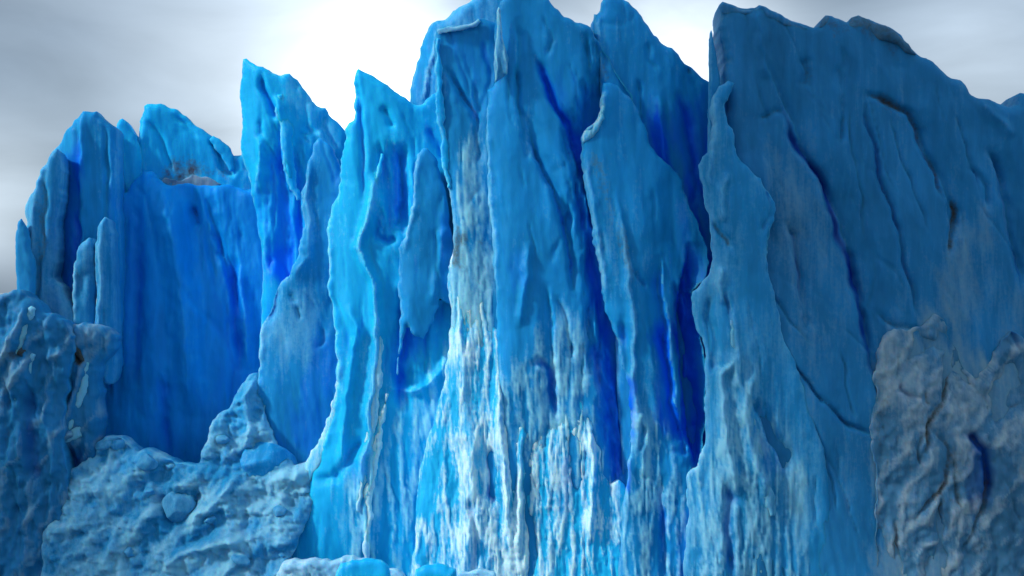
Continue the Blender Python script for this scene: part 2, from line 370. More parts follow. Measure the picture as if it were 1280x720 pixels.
def strip(pts, w):
    """outline of a band of varying width along a line"""
    P = np.array(pts, float); T = np.gradient(P, axis=0); T /= np.hypot(T[:, 0], T[:, 1])[:, None]; Nn = np.stack([-T[:, 1], T[:, 0]], 1)
    ww = np.array([w * (0.25 + 0.75 * math.sin(math.pi * (0.08 + 0.84 * i / (len(P) - 1)))) * 0.5 for i in range(len(P))])[:, None]
    return [tuple(q) for q in P + Nn * ww] + [tuple(q) for q in (P - Nn * ww)[::-1]]
def rib(parent, pts, w, Y, mat, h=4.5, name='rib', **k):
    return ice(name, strip(pts, w * 1.7), Y + 0.12, mat, parent=parent, on=parent, amp=1.8, edge=(w * 0.85, h), thick=1.6, cell=1.6, scal=(12, 60, 1.2), flute=(6, 50, 1), facet=(14, 60, .1), **k)

SER = 'ice towers of the glacier front'
#BODY
# ------------------------------------------------------------------ setting
def sheet(name, xs, ys, zf, mat, kind='structure'):
    gx, gy = np.meshgrid(xs, ys); z = zf(gx, gy); V = np.stack([gx.ravel(), gy.ravel(), z.ravel()], 1)
    nx = len(xs); ii, jj = np.meshgrid(np.arange(len(ys) - 1), np.arange(nx - 1), indexing='ij'); a = (ii * nx + jj).ravel()
    me = bpy.data.meshes.new(name); me.from_pydata(V.tolist(), [], np.stack([a, a + 1, a + nx + 1, a + nx], 1).tolist())
    for p in me.polygons: p.use_smooth = True
    me.materials.append(mat); o = bpy.data.objects.new(name, me); C.objects.link(o); tag(o, kind=kind); return o
wm = bpy.data.materials.new('lake_water'); wm.use_nodes = True
p = wm.node_tree.nodes['Principled BSDF']; p.inputs['Base Color'].default_value = (0.05, 0.13, 0.17, 1); p.inputs['Roughness'].default_value = 0.12
n_ = N(wm.node_tree, 'ShaderNodeTexNoise'); n_.inputs['Scale'].default_value = 0.5; n_.inputs['Detail'].default_value = 5
tc_ = N(wm.node_tree, 'ShaderNodeTexCoord'); L(wm.node_tree, tc_.outputs['Object'], n_.inputs['Vector'])
b_ = N(wm.node_tree, 'ShaderNodeBump'); b_.inputs['Strength'].default_value = 0.4; L(wm.node_tree, n_.outputs[0], b_.inputs['Height']); L(wm.node_tree, b_.outputs[0], p.inputs['Normal'])
sheet('water', np.linspace(-6000, 6000, 13), np.linspace(-6000, 9000, 13), lambda x, y: x * 0, wm)
# the glacier going back behind the front, lower than its towers
sheet('glacier_terrain', np.linspace(-110, 320, 160), np.linspace(182, 700, 120),
      lambda x, y: 17 + 3.5 * ridged(x / 14, y / 22, 7, 3) + (y - 182) * 0.012 - 6 * sstep(-58, -75, x), M['slate'])
hm = bpy.data.materials.new('dark_mountain_rock'); hm.use_nodes = True
p = hm.node_tree.nodes['Principled BSDF']; p.inputs['Roughness'].default_value = 0.95
n_ = N(hm.node_tree, 'ShaderNodeTexNoise'); n_.inputs['Scale'].default_value = 0.12; n_.inputs['Detail'].default_value = 8
L(hm.node_tree, ramp(hm.node_tree, n_.outputs[0], [(0.35, (0.03, 0.045, 0.05)), (0.55, (0.09, 0.11, 0.12)), (0.68, (0.38, 0.42, 0.45))]), p.inputs['Base Color'])
sheet('hills', np.linspace(-420, -150, 140), np.linspace(420, 560, 40),
      lambda x, y: -4 + (46 - np.abs(y - 490) * 0.5) * sstep(-186, -204, x + 3 * perlin(x / 8, y / 9, 3)) + 4 * fbm(x / 9, y / 9, 5, 4), hm)

cm_ = bpy.data.materials.new('shade_cloud_grey'); cm_.use_nodes = True
p = cm_.node_tree.nodes['Principled BSDF']; p.inputs['Base Color'].default_value = (0.7, 0.73, 0.77, 1); p.inputs['Roughness'].default_value = 1.0; p.inputs['Specular IOR Level'].default_value = 0.0
def shade_cloud(face, t, rx, rz, seed):
    """added cloud body, out of view, keeping the sun off part of the front"""
    import bmesh
    c = np.array(face) + SUN_DIR * t; bm = bmesh.new(); bmesh.ops.create_icosphere(bm, subdivisions=5, radius=1.0)
    from mathutils import noise as mn
    for v in bm.verts:
        q = v.co * 1.6 + Vector((seed, 0, 0)); k = 1 + 0.35 * mn.fractal(q, 0.9, 2.0, 4)
        v.co = Vector((v.co.x * rx * k, v.co.y * rx * k, v.co.z * rz * k))
    me = bpy.data.meshes.new('added_clouds'); bm.to_mesh(me); bm.free()
    for f in me.polygons: f.use_smooth = True
    me.materials.append(cm_); o = bpy.data.objects.new('added_clouds', me); C.objects.link(o); o.location = c; tag(o, kind='structure')
shade_cloud((56, 140, 28), 260, 32, 22, 3.0)  # unseen cloud, added to shade the right massif
shade_cloud((-58, 155, 0), 260, 26, 17, 9.0)  # unseen cloud, added to darken the lower left

# ------------------------------------------------------------------ the left towers
ice('ice_tower', [(58, 205), (62, 195), (70, 185), (80, 168), (90, 157), (93, 150), (97, 148), (101, 143), (104, 139), (121, 139), (128, 147), (135, 153), (147, 162), (150, 300), (150, 460), (60, 460), (60, 300)], 162, 'blue',
    label='blue ice tower with a flat notched top at the far left', cat='ice tower', group=SER,
    amp=1.6, edge=(8, 9), spine=([(100, 130), (98, 260), (84, 400)], 0.9, 0.35), scal=(26, 190, 5), flute=(9, 150, 2.5),
    strokes=[('crack', 5, 10, [(98, 150), (100, 230), (97, 330)], {'dense': .3}), ('ridge', 12, 9, [(104, 145), (104, 250), (102, 330)], {'crust': 0}), ('crack', 3, 8, [(134, 160), (136, 250), (133, 300)])],
    paint=[('dense', .5, 6, [(84, 190), (100, 180), (101, 380), (90, 385), (72, 362), (66, 350)]), ('dense', .35, 8, [(134, 220), (150, 220), (150, 320), (134, 320)])])
ice('ice_pinnacle', [(140, 190), (146, 156), (149, 150), (153, 148), (158, 152), (163, 160), (170, 170), (175, 185), (178, 240), (178, 420), (138, 420)], 170, 'bright',
    label='small rounded light blue ice knob between the two left towers', cat='ice tower', group=SER,
    amp=1.2, edge=(8, 9), scal=(16, 120, 3), strokes=[('crack', 3, 6, [(148, 175), (146, 230), (150, 260)])])
ice('ice_slab', [(12, 460), (20, 400), (28, 340), (30, 300), (31, 265), (36, 248), (42, 240), (47, 225), (50, 213), (58, 205), (66, 190), (72, 186), (76, 200), (74, 255), (66, 345), (80, 365), (96, 390), (100, 460)], 158, 'teal',
    label='leaning grey teal ice slab on the outermost left edge of the front', cat='ice slab', group=SER, amp=2.2, edge=(10, 10), crust0=.25,
    scal=(20, 160, 5), flute=(8, 120, 3), spine=([(50, 190), (45, 460)], .3, .2),
    paint=[('dense', .3, 8, [(66, 230), (76, 230), (90, 400), (52, 400), (60, 330)]), ('dirt', .25, 8, [(50, 215), (66, 215), (60, 330), (45, 330)])],
    strokes=[('ridge', 7, 6, [(50, 215), (42, 300), (38, 380)]), ('crack', 3, 7, [(60, 210), (55, 300), (48, 380)], {'dirt': .3})])
ice('ice_flake', [(18, 400), (20, 330), (20, 295), (23, 277), (27, 273), (30, 279), (36, 290), (44, 330), (44, 400)], 156.4, 'teal',
    label='thin upright ice flake standing outside the outermost left slab', cat='ice flake', group=SER, amp=1.0, edge=(6, 7), scal=(14, 80, 2), thick=2.5)
ice('ice_peak', [(150, 330), (165, 250), (170, 232), (171, 190), (175, 152), (179, 143), (180, 133), (184, 130), (206, 131), (222, 137), (236, 149), (246, 158), (262, 168), (272, 180), (286, 196), (310, 196), (335, 205), (345, 260), (345, 480), (160, 480)], 172, 'bright',
    label='rounded bright blue ice peak with brown dirt caught on its shoulder', cat='ice tower', group=SER, amp=1.6, edge=(13, 12),
    spine=([(185, 130), (200, 240), (230, 480)], .35, .22), scal=(46, 120, 6), flute=(14, 90, 2.2),
    strokes=[('crack', 4, 9, [(186, 150), (200, 170), (212, 195), (218, 215)], {'dense': .15}), ('crack', 3, 6, [(215, 145), (232, 160), (250, 172)]),
             ('step', 26, 14, [(262, 176), (268, 195), (275, 212), (292, 226)], {'dirt': .2}), ('ridge', 10, 7, [(176, 150), (176, 200), (172, 260)])],
    paint=[('dirt', .5, 5, [(200, 224), (214, 206), (222, 210), (216, 224), (232, 218), (228, 232), (206, 234)]), ('dirt', .45, 5, [(248, 180), (260, 186), (262, 204), (272, 216), (262, 222), (246, 210), (250, 196)]),
           ('dirt', .38, 9, [(204, 214), (250, 196), (278, 214), (270, 232), (206, 236)]), ('crust', .35, 8, [(262, 172), (284, 192), (282, 208), (266, 200)]), ('crust', .3, 6, [(203, 222), (250, 222), (250, 234), (203, 236)])])
ice('ice_wall', [(105, 600), (112, 470), (126, 420), (138, 320), (138, 250), (140, 245), (150, 243), (160, 240), (166, 228), (178, 215), (190, 214), (200, 226), (214, 232), (250, 232), (290, 232), (320, 236), (338, 246), (345, 300), (345, 480), (330, 560), (300, 640), (120, 700)], 167, 'deep',
    label='broad dark blue hollow ice wall below the dirt stained peak', cat='ice wall', group=SER, amp=1.6, edge=(10, 9), thick=8,
    scal=(44, 260, 9), flute=(16, 260, 4), slant=0.04,
    spine=([(120, 200), (225, 400), (240, 700)], .0, .10),
    strokes=[('ridge', 26, 16, [(203, 228), (214, 270), (226, 330), (236, 420), (238, 520)], {'crust': .25, 'p': 1.2}), ('crack', 4, 12, [(234, 256), (244, 272), (248, 284)], {'dense': .5, 'dirt': .3}),
             ('crack', 4, 10, [(264, 290), (272, 305), (276, 320)], {'dense': .5}), ('crack', 6, 10, [(172, 250), (174, 340), (170, 480)], {'dense': .3}),
             ('ridge', 16, 10, [(300, 330), (306, 380), (312, 460)], {'crust': .2}), ('crack', 7, 14, [(292, 330), (296, 400), (300, 450)], {'dense': .5}), ('step', 24, 12, [(252, 245), (262, 280), (278, 330), (286, 380)], {'dense': .2}), ('crack', 5, 9, [(205, 470), (208, 530), (210, 575)], {'dense': .4})],
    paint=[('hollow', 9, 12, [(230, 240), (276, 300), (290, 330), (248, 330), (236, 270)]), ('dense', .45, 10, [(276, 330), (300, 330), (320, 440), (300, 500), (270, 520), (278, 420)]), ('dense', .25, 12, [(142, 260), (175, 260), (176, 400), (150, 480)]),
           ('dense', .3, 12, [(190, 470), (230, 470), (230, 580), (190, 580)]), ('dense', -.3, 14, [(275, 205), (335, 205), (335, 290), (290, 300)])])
ice('ice_pillar', [(86, 480), (90, 440), (92, 380), (93, 332), (96, 316), (103, 303), (111, 297), (116, 298), (119, 312), (121, 345), (121, 480)], 158.5, 'teal',
    label='shorter of the twin round topped pillars before the dark hollow', cat='ice pillar', group=SER, amp=1.3, edge=(12, 14), crust0=.15, scal=(16, 90, 3),
    spine=([(99, 300), (99, 480)], .5, .3), strokes=[('ridge', 8, 6, [(97, 320), (94, 380), (92, 450)], {'crust': .5})])
ice('ice_pillar', [(116, 480), (119, 400), (119, 320), (122, 290), (126, 277), (131, 271), (136, 275), (140, 292), (142, 360), (144, 430), (142, 480)], 158, 'teal',
    label='taller of the twin round topped pillars before the dark hollow', cat='ice pillar', group=SER, amp=1.3, edge=(11, 13), crust0=.2, scal=(16, 90, 3),
    spine=([(128, 300), (126, 480)], .4, .5), strokes=[('ridge', 8, 5, [(129, 290), (128, 380), (122, 450)], {'crust': .4}), ('crack', 3, 7, [(121, 330), (119, 400), (116, 450)], {'dense': .4})])
ice('ice_buttress', [(60, 700), (66, 640), (68, 560), (74, 520), (70, 480), (78, 450), (88, 424), (92, 405), (120, 405), (146, 420), (144, 436), (136, 446), (125, 458), (123, 500), (122, 560), (128, 600), (135, 690)], 154, 'slate',
    label='weathered ice buttress with a dark stone scar under the twin pillars', cat='ice buttress', group=SER, amp=2.0, edge=(14, 14), drift=(120, 30, 3, -70), facet=(28, 80, .25), crust0=.25, scal=(24, 110, 6), rough=(9, 7),
    spine=([(100, 400), (80, 560), (72, 700)], .35, .3),
    strokes=[('ridge', 10, 11, [(110, 448), (104, 470), (96, 500), (86, 525), (72, 548)], {'crust': .75}), ('ridge', 9, 8, [(90, 425), (84, 455), (72, 490), (70, 510)], {'crust': .5}),
             ('crack', 6, 10, [(90, 432), (98, 440), (108, 454)], {'dirt': .9}), ('crack', 4, 8, [(70, 490), (72, 505)], {'dirt': .5}), ('ridge', 9, 10, [(72, 550), (84, 545), (98, 538)], {'crust': .7})],
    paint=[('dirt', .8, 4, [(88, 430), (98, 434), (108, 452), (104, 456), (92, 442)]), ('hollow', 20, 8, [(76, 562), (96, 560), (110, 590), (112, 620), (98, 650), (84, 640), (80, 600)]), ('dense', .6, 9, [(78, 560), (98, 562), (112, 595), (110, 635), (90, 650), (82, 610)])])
ice('ice_buttress', [(-210, 735), (-205, 480), (-170, 430), (-120, 410), (-80, 385), (-40, 378), (-5, 370), (10, 366), (17, 362), (26, 362), (34, 370), (44, 376), (56, 392), (66, 392), (80, 400), (92, 420), (92, 440), (86, 470), (80, 500), (78, 560), (90, 735)], 151, 'slate',
    label='rough grey blue ice buttress filling the lower left corner', cat='ice buttress', group=SER, amp=2.2, edge=(18, 14), rubble=(26, 60, 3), drift=(140, 34, 4, -68), facet=(30, 80, .3), crust0=.18, scal=(26, 120, 9), rough=(11, 9), flute=(9, 90, 3.5),
    spine=([(40, 370), (25, 450), (30, 735)], .1, .16),
    strokes=[('ridge', 13, 15, [(40, 378), (31, 395), (26, 418), (14, 440), (0, 466), (-14, 480)], {'crust': .9}), ('crack', 6, 14, [(20, 436), (26, 442), (33, 440)], {'dirt': .8}),
             ('ridge', 9, 9, [(42, 440), (34, 462), (20, 482), (17, 500)], {'crust': .7}), ('ridge', 9, 8, [(80, 440), (64, 446), (58, 452)], {'crust': .5}),
             ('crack', 9, 14, [(36, 480), (40, 530), (42, 600)], {'dense': .35}), ('ridge', 8, 8, [(62, 470), (60, 520), (68, 560), (67, 660)], {'crust': .4}), ('ridge', 10, 8, [(52, 620), (40, 640), (28, 665)], {'crust': .4}),
             ('ridge', 9, 7, [(14, 560), (30, 596), (22, 640)], {'crust': .3}), ('crack', 5, 9, [(10, 480), (14, 520), (10, 560)], {'dirt': .3})],
    paint=[('dense', .15, 12, [(38, 396), (90, 396), (86, 436), (44, 436)]), ('dense', .15, 7, [(28, 520), (46, 520), (46, 592), (28, 588)])])

# ------------------------------------------------------------------ the tall spire and the panel before it
ice('ice_spire', [(312, 225), (305, 205), (302, 190), (302, 140), (303, 80), (304, 74), (308, 73), (318, 80), (332, 86), (350, 95), (362, 92), (372, 100), (385, 118), (395, 132), (407, 135), (415, 148), (426, 157), (433, 166), (440, 240), (440, 620), (318, 620), (324, 480), (327, 400), (326, 300), (319, 260)], 161, 'bright',
    label='knife edged bright blue ice spire with a vertical left side', cat='ice tower', group=SER, amp=1.3, edge=(11, 11),
    spine=([(322, 70), (335, 200), (345, 500)], .75, .32), scal=(36, 150, 5), flute=(12, 150, 2.2),
    strokes=[('crack', 4.5, 15, [(324, 95), (329, 110), (334, 122), (342, 135), (350, 152)], {'dense': .5, 'dirt': .1}), ('ridge', 16, 12, [(348, 120), (353, 160), (358, 200), (366, 240)], {'crust': .1}),
             ('crack', 6, 12, [(350, 152), (352, 180), (352, 220)], {'dense': .5}), ('ridge', 8, 8, [(328, 168), (327, 200), (323, 225), (322, 260)], {'crust': .15}),
             ('crack', 4, 9, [(404, 142), (405, 158), (412, 172), (420, 184)], {}), ('crack', 3, 6, [(380, 155), (392, 163), (380, 168), (386, 178)], {'dirt': .2}), ('ridge', 7, 6, [(398, 165), (408, 182), (420, 190)], {'crust': .25}),
             ('crack', 4, 6, [(368, 100), (370, 112)], {})],
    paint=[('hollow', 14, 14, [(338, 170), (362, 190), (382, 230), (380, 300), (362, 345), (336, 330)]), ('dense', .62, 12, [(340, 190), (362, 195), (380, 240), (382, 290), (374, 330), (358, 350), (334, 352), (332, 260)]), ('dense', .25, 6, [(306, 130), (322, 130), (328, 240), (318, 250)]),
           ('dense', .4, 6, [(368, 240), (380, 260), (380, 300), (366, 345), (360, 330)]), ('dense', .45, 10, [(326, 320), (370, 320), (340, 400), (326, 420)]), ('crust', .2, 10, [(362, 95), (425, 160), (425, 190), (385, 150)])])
ice('ice_slab', [(318, 620), (318, 480), (324, 470), (328, 405), (335, 395), (342, 375), (350, 355), (362, 345), (372, 322), (378, 295), (379, 270), (377, 245), (382, 230), (386, 200), (392, 180), (398, 173), (408, 178), (417, 190), (424, 205), (440, 240), (440, 640), (330, 660)], 157, 'blue',
    label='leaning blue ice panel wedged against the right side of the spire', cat='ice slab', group=SER, amp=1.6, edge=(10, 9),
    spine=([(390, 170), (352, 420), (345, 640)], .5, .12), scal=(40, 140, 5), flute=(16, 120, 2.2), crust0=.05,
    strokes=[('ridge', 9, 8, [(330, 390), (326, 430), (324, 500)], {'crust': .4}), ('crack', 3.5, 7, [(404, 408), (404, 425), (399, 432)], {'dense': .2}), ('crack', 3, 6, [(365, 365), (370, 378)], {}), ('crack', 3, 6, [(374, 385), (378, 400)], {}),
             ('ridge', 9, 7, [(386, 195), (384, 240), (386, 280), (384, 320), (366, 350)], {'crust': .2}), ('crack', 4, 8, [(350, 360), (342, 385), (334, 402)], {'dense': .3})],
    paint=[('dense', .35, 12, [(390, 420), (425, 420), (425, 560), (350, 570), (350, 540)]), ('crust', .15, 10, [(335, 410), (375, 360), (380, 250), (400, 200), (410, 300), (390, 450), (340, 470)]), ('dense', .2, 8, [(405, 195), (425, 200), (425, 260), (412, 250)])])

# ------------------------------------------------------------------ the second spire
ice('ice_spire', [(428, 190), (431, 162), (436, 154), (443, 150), (444, 110), (446, 88), (448, 86), (460, 92), (472, 99), (488, 110), (500, 119), (512, 127), (522, 132), (530, 130), (540, 118), (560, 110), (585, 150), (590, 300), (590, 735), (352, 735), (358, 690), (368, 655), (377, 625), (390, 590), (403, 560), (412, 530), (418, 500), (420, 470), (419, 430), (417, 400), (411, 370), (409, 355), (412, 335), (410, 300), (411, 275), (418, 252), (424, 240), (426, 215)], 151.5, 'bright',
    label='pointed blue ice spire right of the tallest left spire, flaring wide at its foot', cat='ice tower', group=SER, amp=1.5, edge=(9, 10),
    spine=([(446, 80), (440, 300), (430, 500), (400, 735)], .55, .10), scal=(40, 170, 6), flute=(13, 150, 2.6), lean=0.02,
    crusty=(12, 100, 9, [(430, 600), (490, 560), (530, 500), (560, 440), (600, 440), (600, 735), (430, 735)]),
    strokes=[('crack', 3, 9, [(447, 100), (452, 150), (453, 210), (454, 250)], {'dense': .3}), ('crack', 4, 12, [(481, 135), (488, 148), (494, 160)], {'dense': .2}),
             ('ridge', 12, 15, [(478, 190), (475, 215), (468, 240), (465, 262), (452, 292), (449, 312), (458, 335), (466, 350), (470, 385), (474, 425), (470, 455), (466, 500), (460, 560), (452, 610), (446, 640)], {'crust': .42}),
             ('ridge', 7, 9, [(485, 487), (479, 510), (473, 545), (466, 590), (460, 620), (459, 690)], {'crust': .5}), ('ridge', 8, 8, [(414, 265), (411, 300), (412, 340), (420, 400), (423, 450), (424, 490), (410, 540), (390, 590)], {'crust': .3}),
             ('step', 26, 20, [(497, 180), (496, 230), (497, 270), (488, 290)], {}), ('crack', 5, 12, [(474, 296), (485, 300), (497, 296)], {'dense': .4}),
             ('crack', 6, 12, [(400, 600), (418, 596), (430, 580), (445, 560), (456, 546)], {'dense': .2}), ('crack', 6, 14, [(503, 370), (504, 420), (500, 470), (495, 500)], {'dense': .4}),
             ('ridge', 10, 10, [(440, 380), (448, 410), (440, 460), (432, 520), (428, 600)], {'crust': .1}), ('ridge', 9, 9, [(562, 440), (548, 465), (535, 482), (515, 488), (480, 486)], {'crust': .15}),
             ('crack', 5, 9, [(535, 160), (545, 180), (553, 200)], {'dense': .4})],
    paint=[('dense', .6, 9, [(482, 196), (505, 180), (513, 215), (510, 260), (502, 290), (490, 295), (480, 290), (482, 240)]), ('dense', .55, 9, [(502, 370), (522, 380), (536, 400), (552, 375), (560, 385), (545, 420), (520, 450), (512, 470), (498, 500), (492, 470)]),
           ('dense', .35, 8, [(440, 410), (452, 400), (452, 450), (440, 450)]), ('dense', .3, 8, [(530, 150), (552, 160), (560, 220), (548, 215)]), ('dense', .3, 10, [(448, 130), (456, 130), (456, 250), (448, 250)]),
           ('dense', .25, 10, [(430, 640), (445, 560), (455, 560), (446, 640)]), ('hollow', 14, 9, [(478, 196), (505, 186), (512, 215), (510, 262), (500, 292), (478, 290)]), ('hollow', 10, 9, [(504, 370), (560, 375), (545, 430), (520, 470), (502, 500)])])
ice('ice_slab', [(497, 470), (499, 400), (497, 360), (498, 310), (508, 296), (511, 280), (513, 262), (517, 235), (518, 212), (521, 194), (528, 186), (534, 185), (542, 194), (549, 212), (556, 235), (562, 270), (572, 330), (572, 385), (558, 378), (550, 372), (542, 395), (530, 425), (518, 420), (510, 405), (505, 420)], 150.7, 'blue',
    label='tongue shaped blue ice panel between the pointed spire and the square topped tower', cat='ice slab', group=SER, amp=1.8, edge=(12, 6), thick=3, lean=-.035,
    spine=([(528, 185), (520, 300), (515, 420)], .6, .2), scal=(30, 90, 5), strokes=[('ridge', 7, 6, [(524, 192), (519, 220), (517, 255), (510, 290), (503, 320)], {'crust': .3}), ('ridge', 10, 7, [(562, 285), (552, 300), (548, 330), (540, 380)], {'crust': .2}), ('crack', 3, 6, [(548, 290), (545, 320), (548, 350)])],
    paint=[('dense', .35, 8, [(545, 260), (566, 280), (568, 370), (552, 360)]), ('dense', .2, 9, [(505, 330), (525, 320), (525, 400), (508, 400)])])

# ------------------------------------------------------------------ rear dome and square topped tower
ice('ice_dome', [(514, 132), (513, 122), (515, 102), (521, 78), (528, 55), (534, 40), (540, 29), (546, 26), (556, 25), (566, 14), (580, 6), (592, -2), (604, -12), (640, -16), (665, -10), (684, -2), (692, 8), (702, 20), (716, 28), (728, 31), (740, 34), (760, 60), (760, 200), (520, 200)], 163, 'blue',
    label='broad rear ice dome topping the middle of the front', cat='ice tower', group=SER, amp=2.2, edge=(14, 14), crust0=.18, scal=(34, 70, 7), rough=(7, 2),
    spine=([(560, -10), (545, 200)], .6, .08),
    strokes=[('ridge', 7, 7, [(546, 40), (543, 70), (536, 90), (533, 115), (525, 130)], {'crust': .6}), ('crack', 3, 6, [(540, 80), (538, 95)]), ('crack', 3, 7, [(700, 40), (712, 60), (722, 75)]), ('ridge', 6, 5, [(690, 8), (700, 22), (728, 33)], {'crust': .3})])
ice('ice_tower', [(545, 120), (543, 70), (544, 45), (546, 36), (560, 33), (580, 31), (592, 28), (598, 23), (612, 26), (625, 27), (640, 60), (650, 300), (650, 480), (560, 480), (564, 400), (563, 340), (566, 300), (566, 270), (560, 230), (553, 195), (549, 150)], 149, 'blue',
    label='square topped ice tower with a pale runnelled lower face', cat='ice tower', group=SER, amp=1.1, edge=(8, 8), spine=([(550, 30), (560, 200), (570, 300), (572, 480)], .5, .14), scal=(30, 140, 4.5),
    crusty=(8, 90, 7, [(572, 190), (602, 180), (612, 300), (640, 400), (640, 480), (560, 480), (566, 280), (572, 240)]),
    strokes=[('ridge', 6, 6, [(548, 38), (570, 34), (590, 32), (598, 26)], {'crust': .5, 'taper': 0}), ('crack', 3.6, 14, [(556, 86), (562, 93), (568, 101), (575, 112), (583, 127), (590, 142), (598, 158)], {'dirt': .35, 'dense': .3}),
             ('ridge', 7, 5, [(548, 60), (550, 130), (556, 190), (563, 240)], {'crust': .3}), ('crack', 4, 6, [(600, 50), (612, 90), (616, 100)], {'dense': .3}), ('step', 18, 8, [(590, 100), (592, 160), (590, 210)], {})],
    paint=[('dirt', .75, 6, [(566, 296), (574, 286), (590, 290), (588, 304), (578, 312), (572, 330), (566, 330)]), ('dirt', .4, 4, [(584, 270), (600, 285), (606, 306), (594, 306)]), ('crust', .5, 10, [(568, 296), (600, 300), (620, 316), (620, 470), (562, 470)]), ('crust', .35, 8, [(575, 170), (602, 170), (600, 290), (572, 290)]), ('dense', .2, 10, [(552, 50), (612, 50), (616, 130), (590, 120)])])

# ------------------------------------------------------------------ the main tower
H = ice('ice_tower', [(619, 60), (621, 12), (626, 2), (640, -8), (660, -10), (685, -2), (693, 10), (704, 21), (720, 29), (738, 34), (752, 60), (790, 120), (800, 300), (800, 735), (560, 735), (600, 560), (622, 470), (620, 420), (620, 370), (617, 320), (613, 270), (609, 225), (607, 180), (609, 140), (609, 113), (618, 106)], 147.5, 'blue',
    label='tallest broad ice tower with two long slanting dark cracks', cat='ice tower', group=SER, amp=1.2, edge=(8, 8), spine=([(640, -10), (640, 200), (640, 735)], .45, .13), scal=(48, 200, 5), flute=(16, 180, 2.2), crust0=-.02,
    crusty=(10, 80, 8, [(690, 400), (742, 440), (748, 520), (760, 600), (700, 600), (640, 560), (620, 480), (660, 440)]),
    strokes=[('crack', 4.2, 22, [(668, 70), (674, 84), (682, 100), (690, 118), (700, 140), (708, 155), (716, 172), (722, 190)], {'dense': .9}),
             ('step', 26, 13, [(650, 140), (662, 178), (668, 195), (676, 212), (688, 240), (698, 265), (704, 285), (710, 310), (714, 340), (716, 375)], {}),
             ('crack', 2.8, 16, [(658, 165), (664, 180), (672, 200), (684, 226), (696, 256), (703, 280), (709, 305), (713, 330), (716, 362)], {'dense': .5, 'dirt': .35}),
             ('crack', 3, 9, [(645, 86), (648, 106), (649, 150)], {}), ('crack', 3, 8, [(700, 370), (706, 400), (712, 430), (714, 450)], {'dense': .2}),
             ('ridge', 8, 6, [(611, 115), (609, 180), (613, 250), (618, 310), (621, 380)], {'crust': .3}), ('stepl', 22, 10, [(690, 350), (692, 420), (696, 480), (698, 520)], {'dense': .1}),
             ('crack', 4, 14, [(668, 455), (676, 452), (684, 462), (690, 485), (694, 520)], {'dense': .6}), ('crack', 4, 8, [(712, 430), (714, 440)], {'dense': .3}),
             ('ridge', 9, 8, [(660, 300), (655, 360), (650, 410)], {'crust': .1}), ('crack', 3, 7, [(680, 20), (690, 50), (684, 70)], {}), ('step', 30, 8, [(640, 20), (646, 60), (640, 110), (655, 200)], {})],
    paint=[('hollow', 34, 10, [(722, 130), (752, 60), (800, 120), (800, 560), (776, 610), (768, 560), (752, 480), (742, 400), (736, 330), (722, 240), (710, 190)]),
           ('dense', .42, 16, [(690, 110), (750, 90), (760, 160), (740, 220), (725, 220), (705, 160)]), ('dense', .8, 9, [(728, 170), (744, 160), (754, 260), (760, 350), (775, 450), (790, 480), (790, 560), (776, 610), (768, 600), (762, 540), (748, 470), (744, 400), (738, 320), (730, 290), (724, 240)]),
           ('dense', .3, 12, [(636, 290), (656, 300), (660, 360), (640, 360)]), ('crust', .22, 12, [(692, 370), (742, 420), (744, 470), (735, 540), (700, 540), (694, 450)])])
ice('flake', [(618, 104), (617, 80), (619, 56), (621, 20), (623, 9), (626, 12), (627, 34), (630, 55), (634, 68), (635, 84), (634, 93), (626, 99)], 146.4, 'blue', parent=H, label='pale sliver of ice split off the upper left edge', amp=.6, edge=(5, 4), thick=.9, crust0=.35, cell=1.4,
    strokes=[('ridge', 3, 3, [(622, 12), (620, 60), (619, 100)], {'crust': .8, 'taper': 0}), ('ridge', 3, 3, [(624, 20), (628, 50), (634, 80), (633, 92)], {'crust': .8, 'taper': 0})])

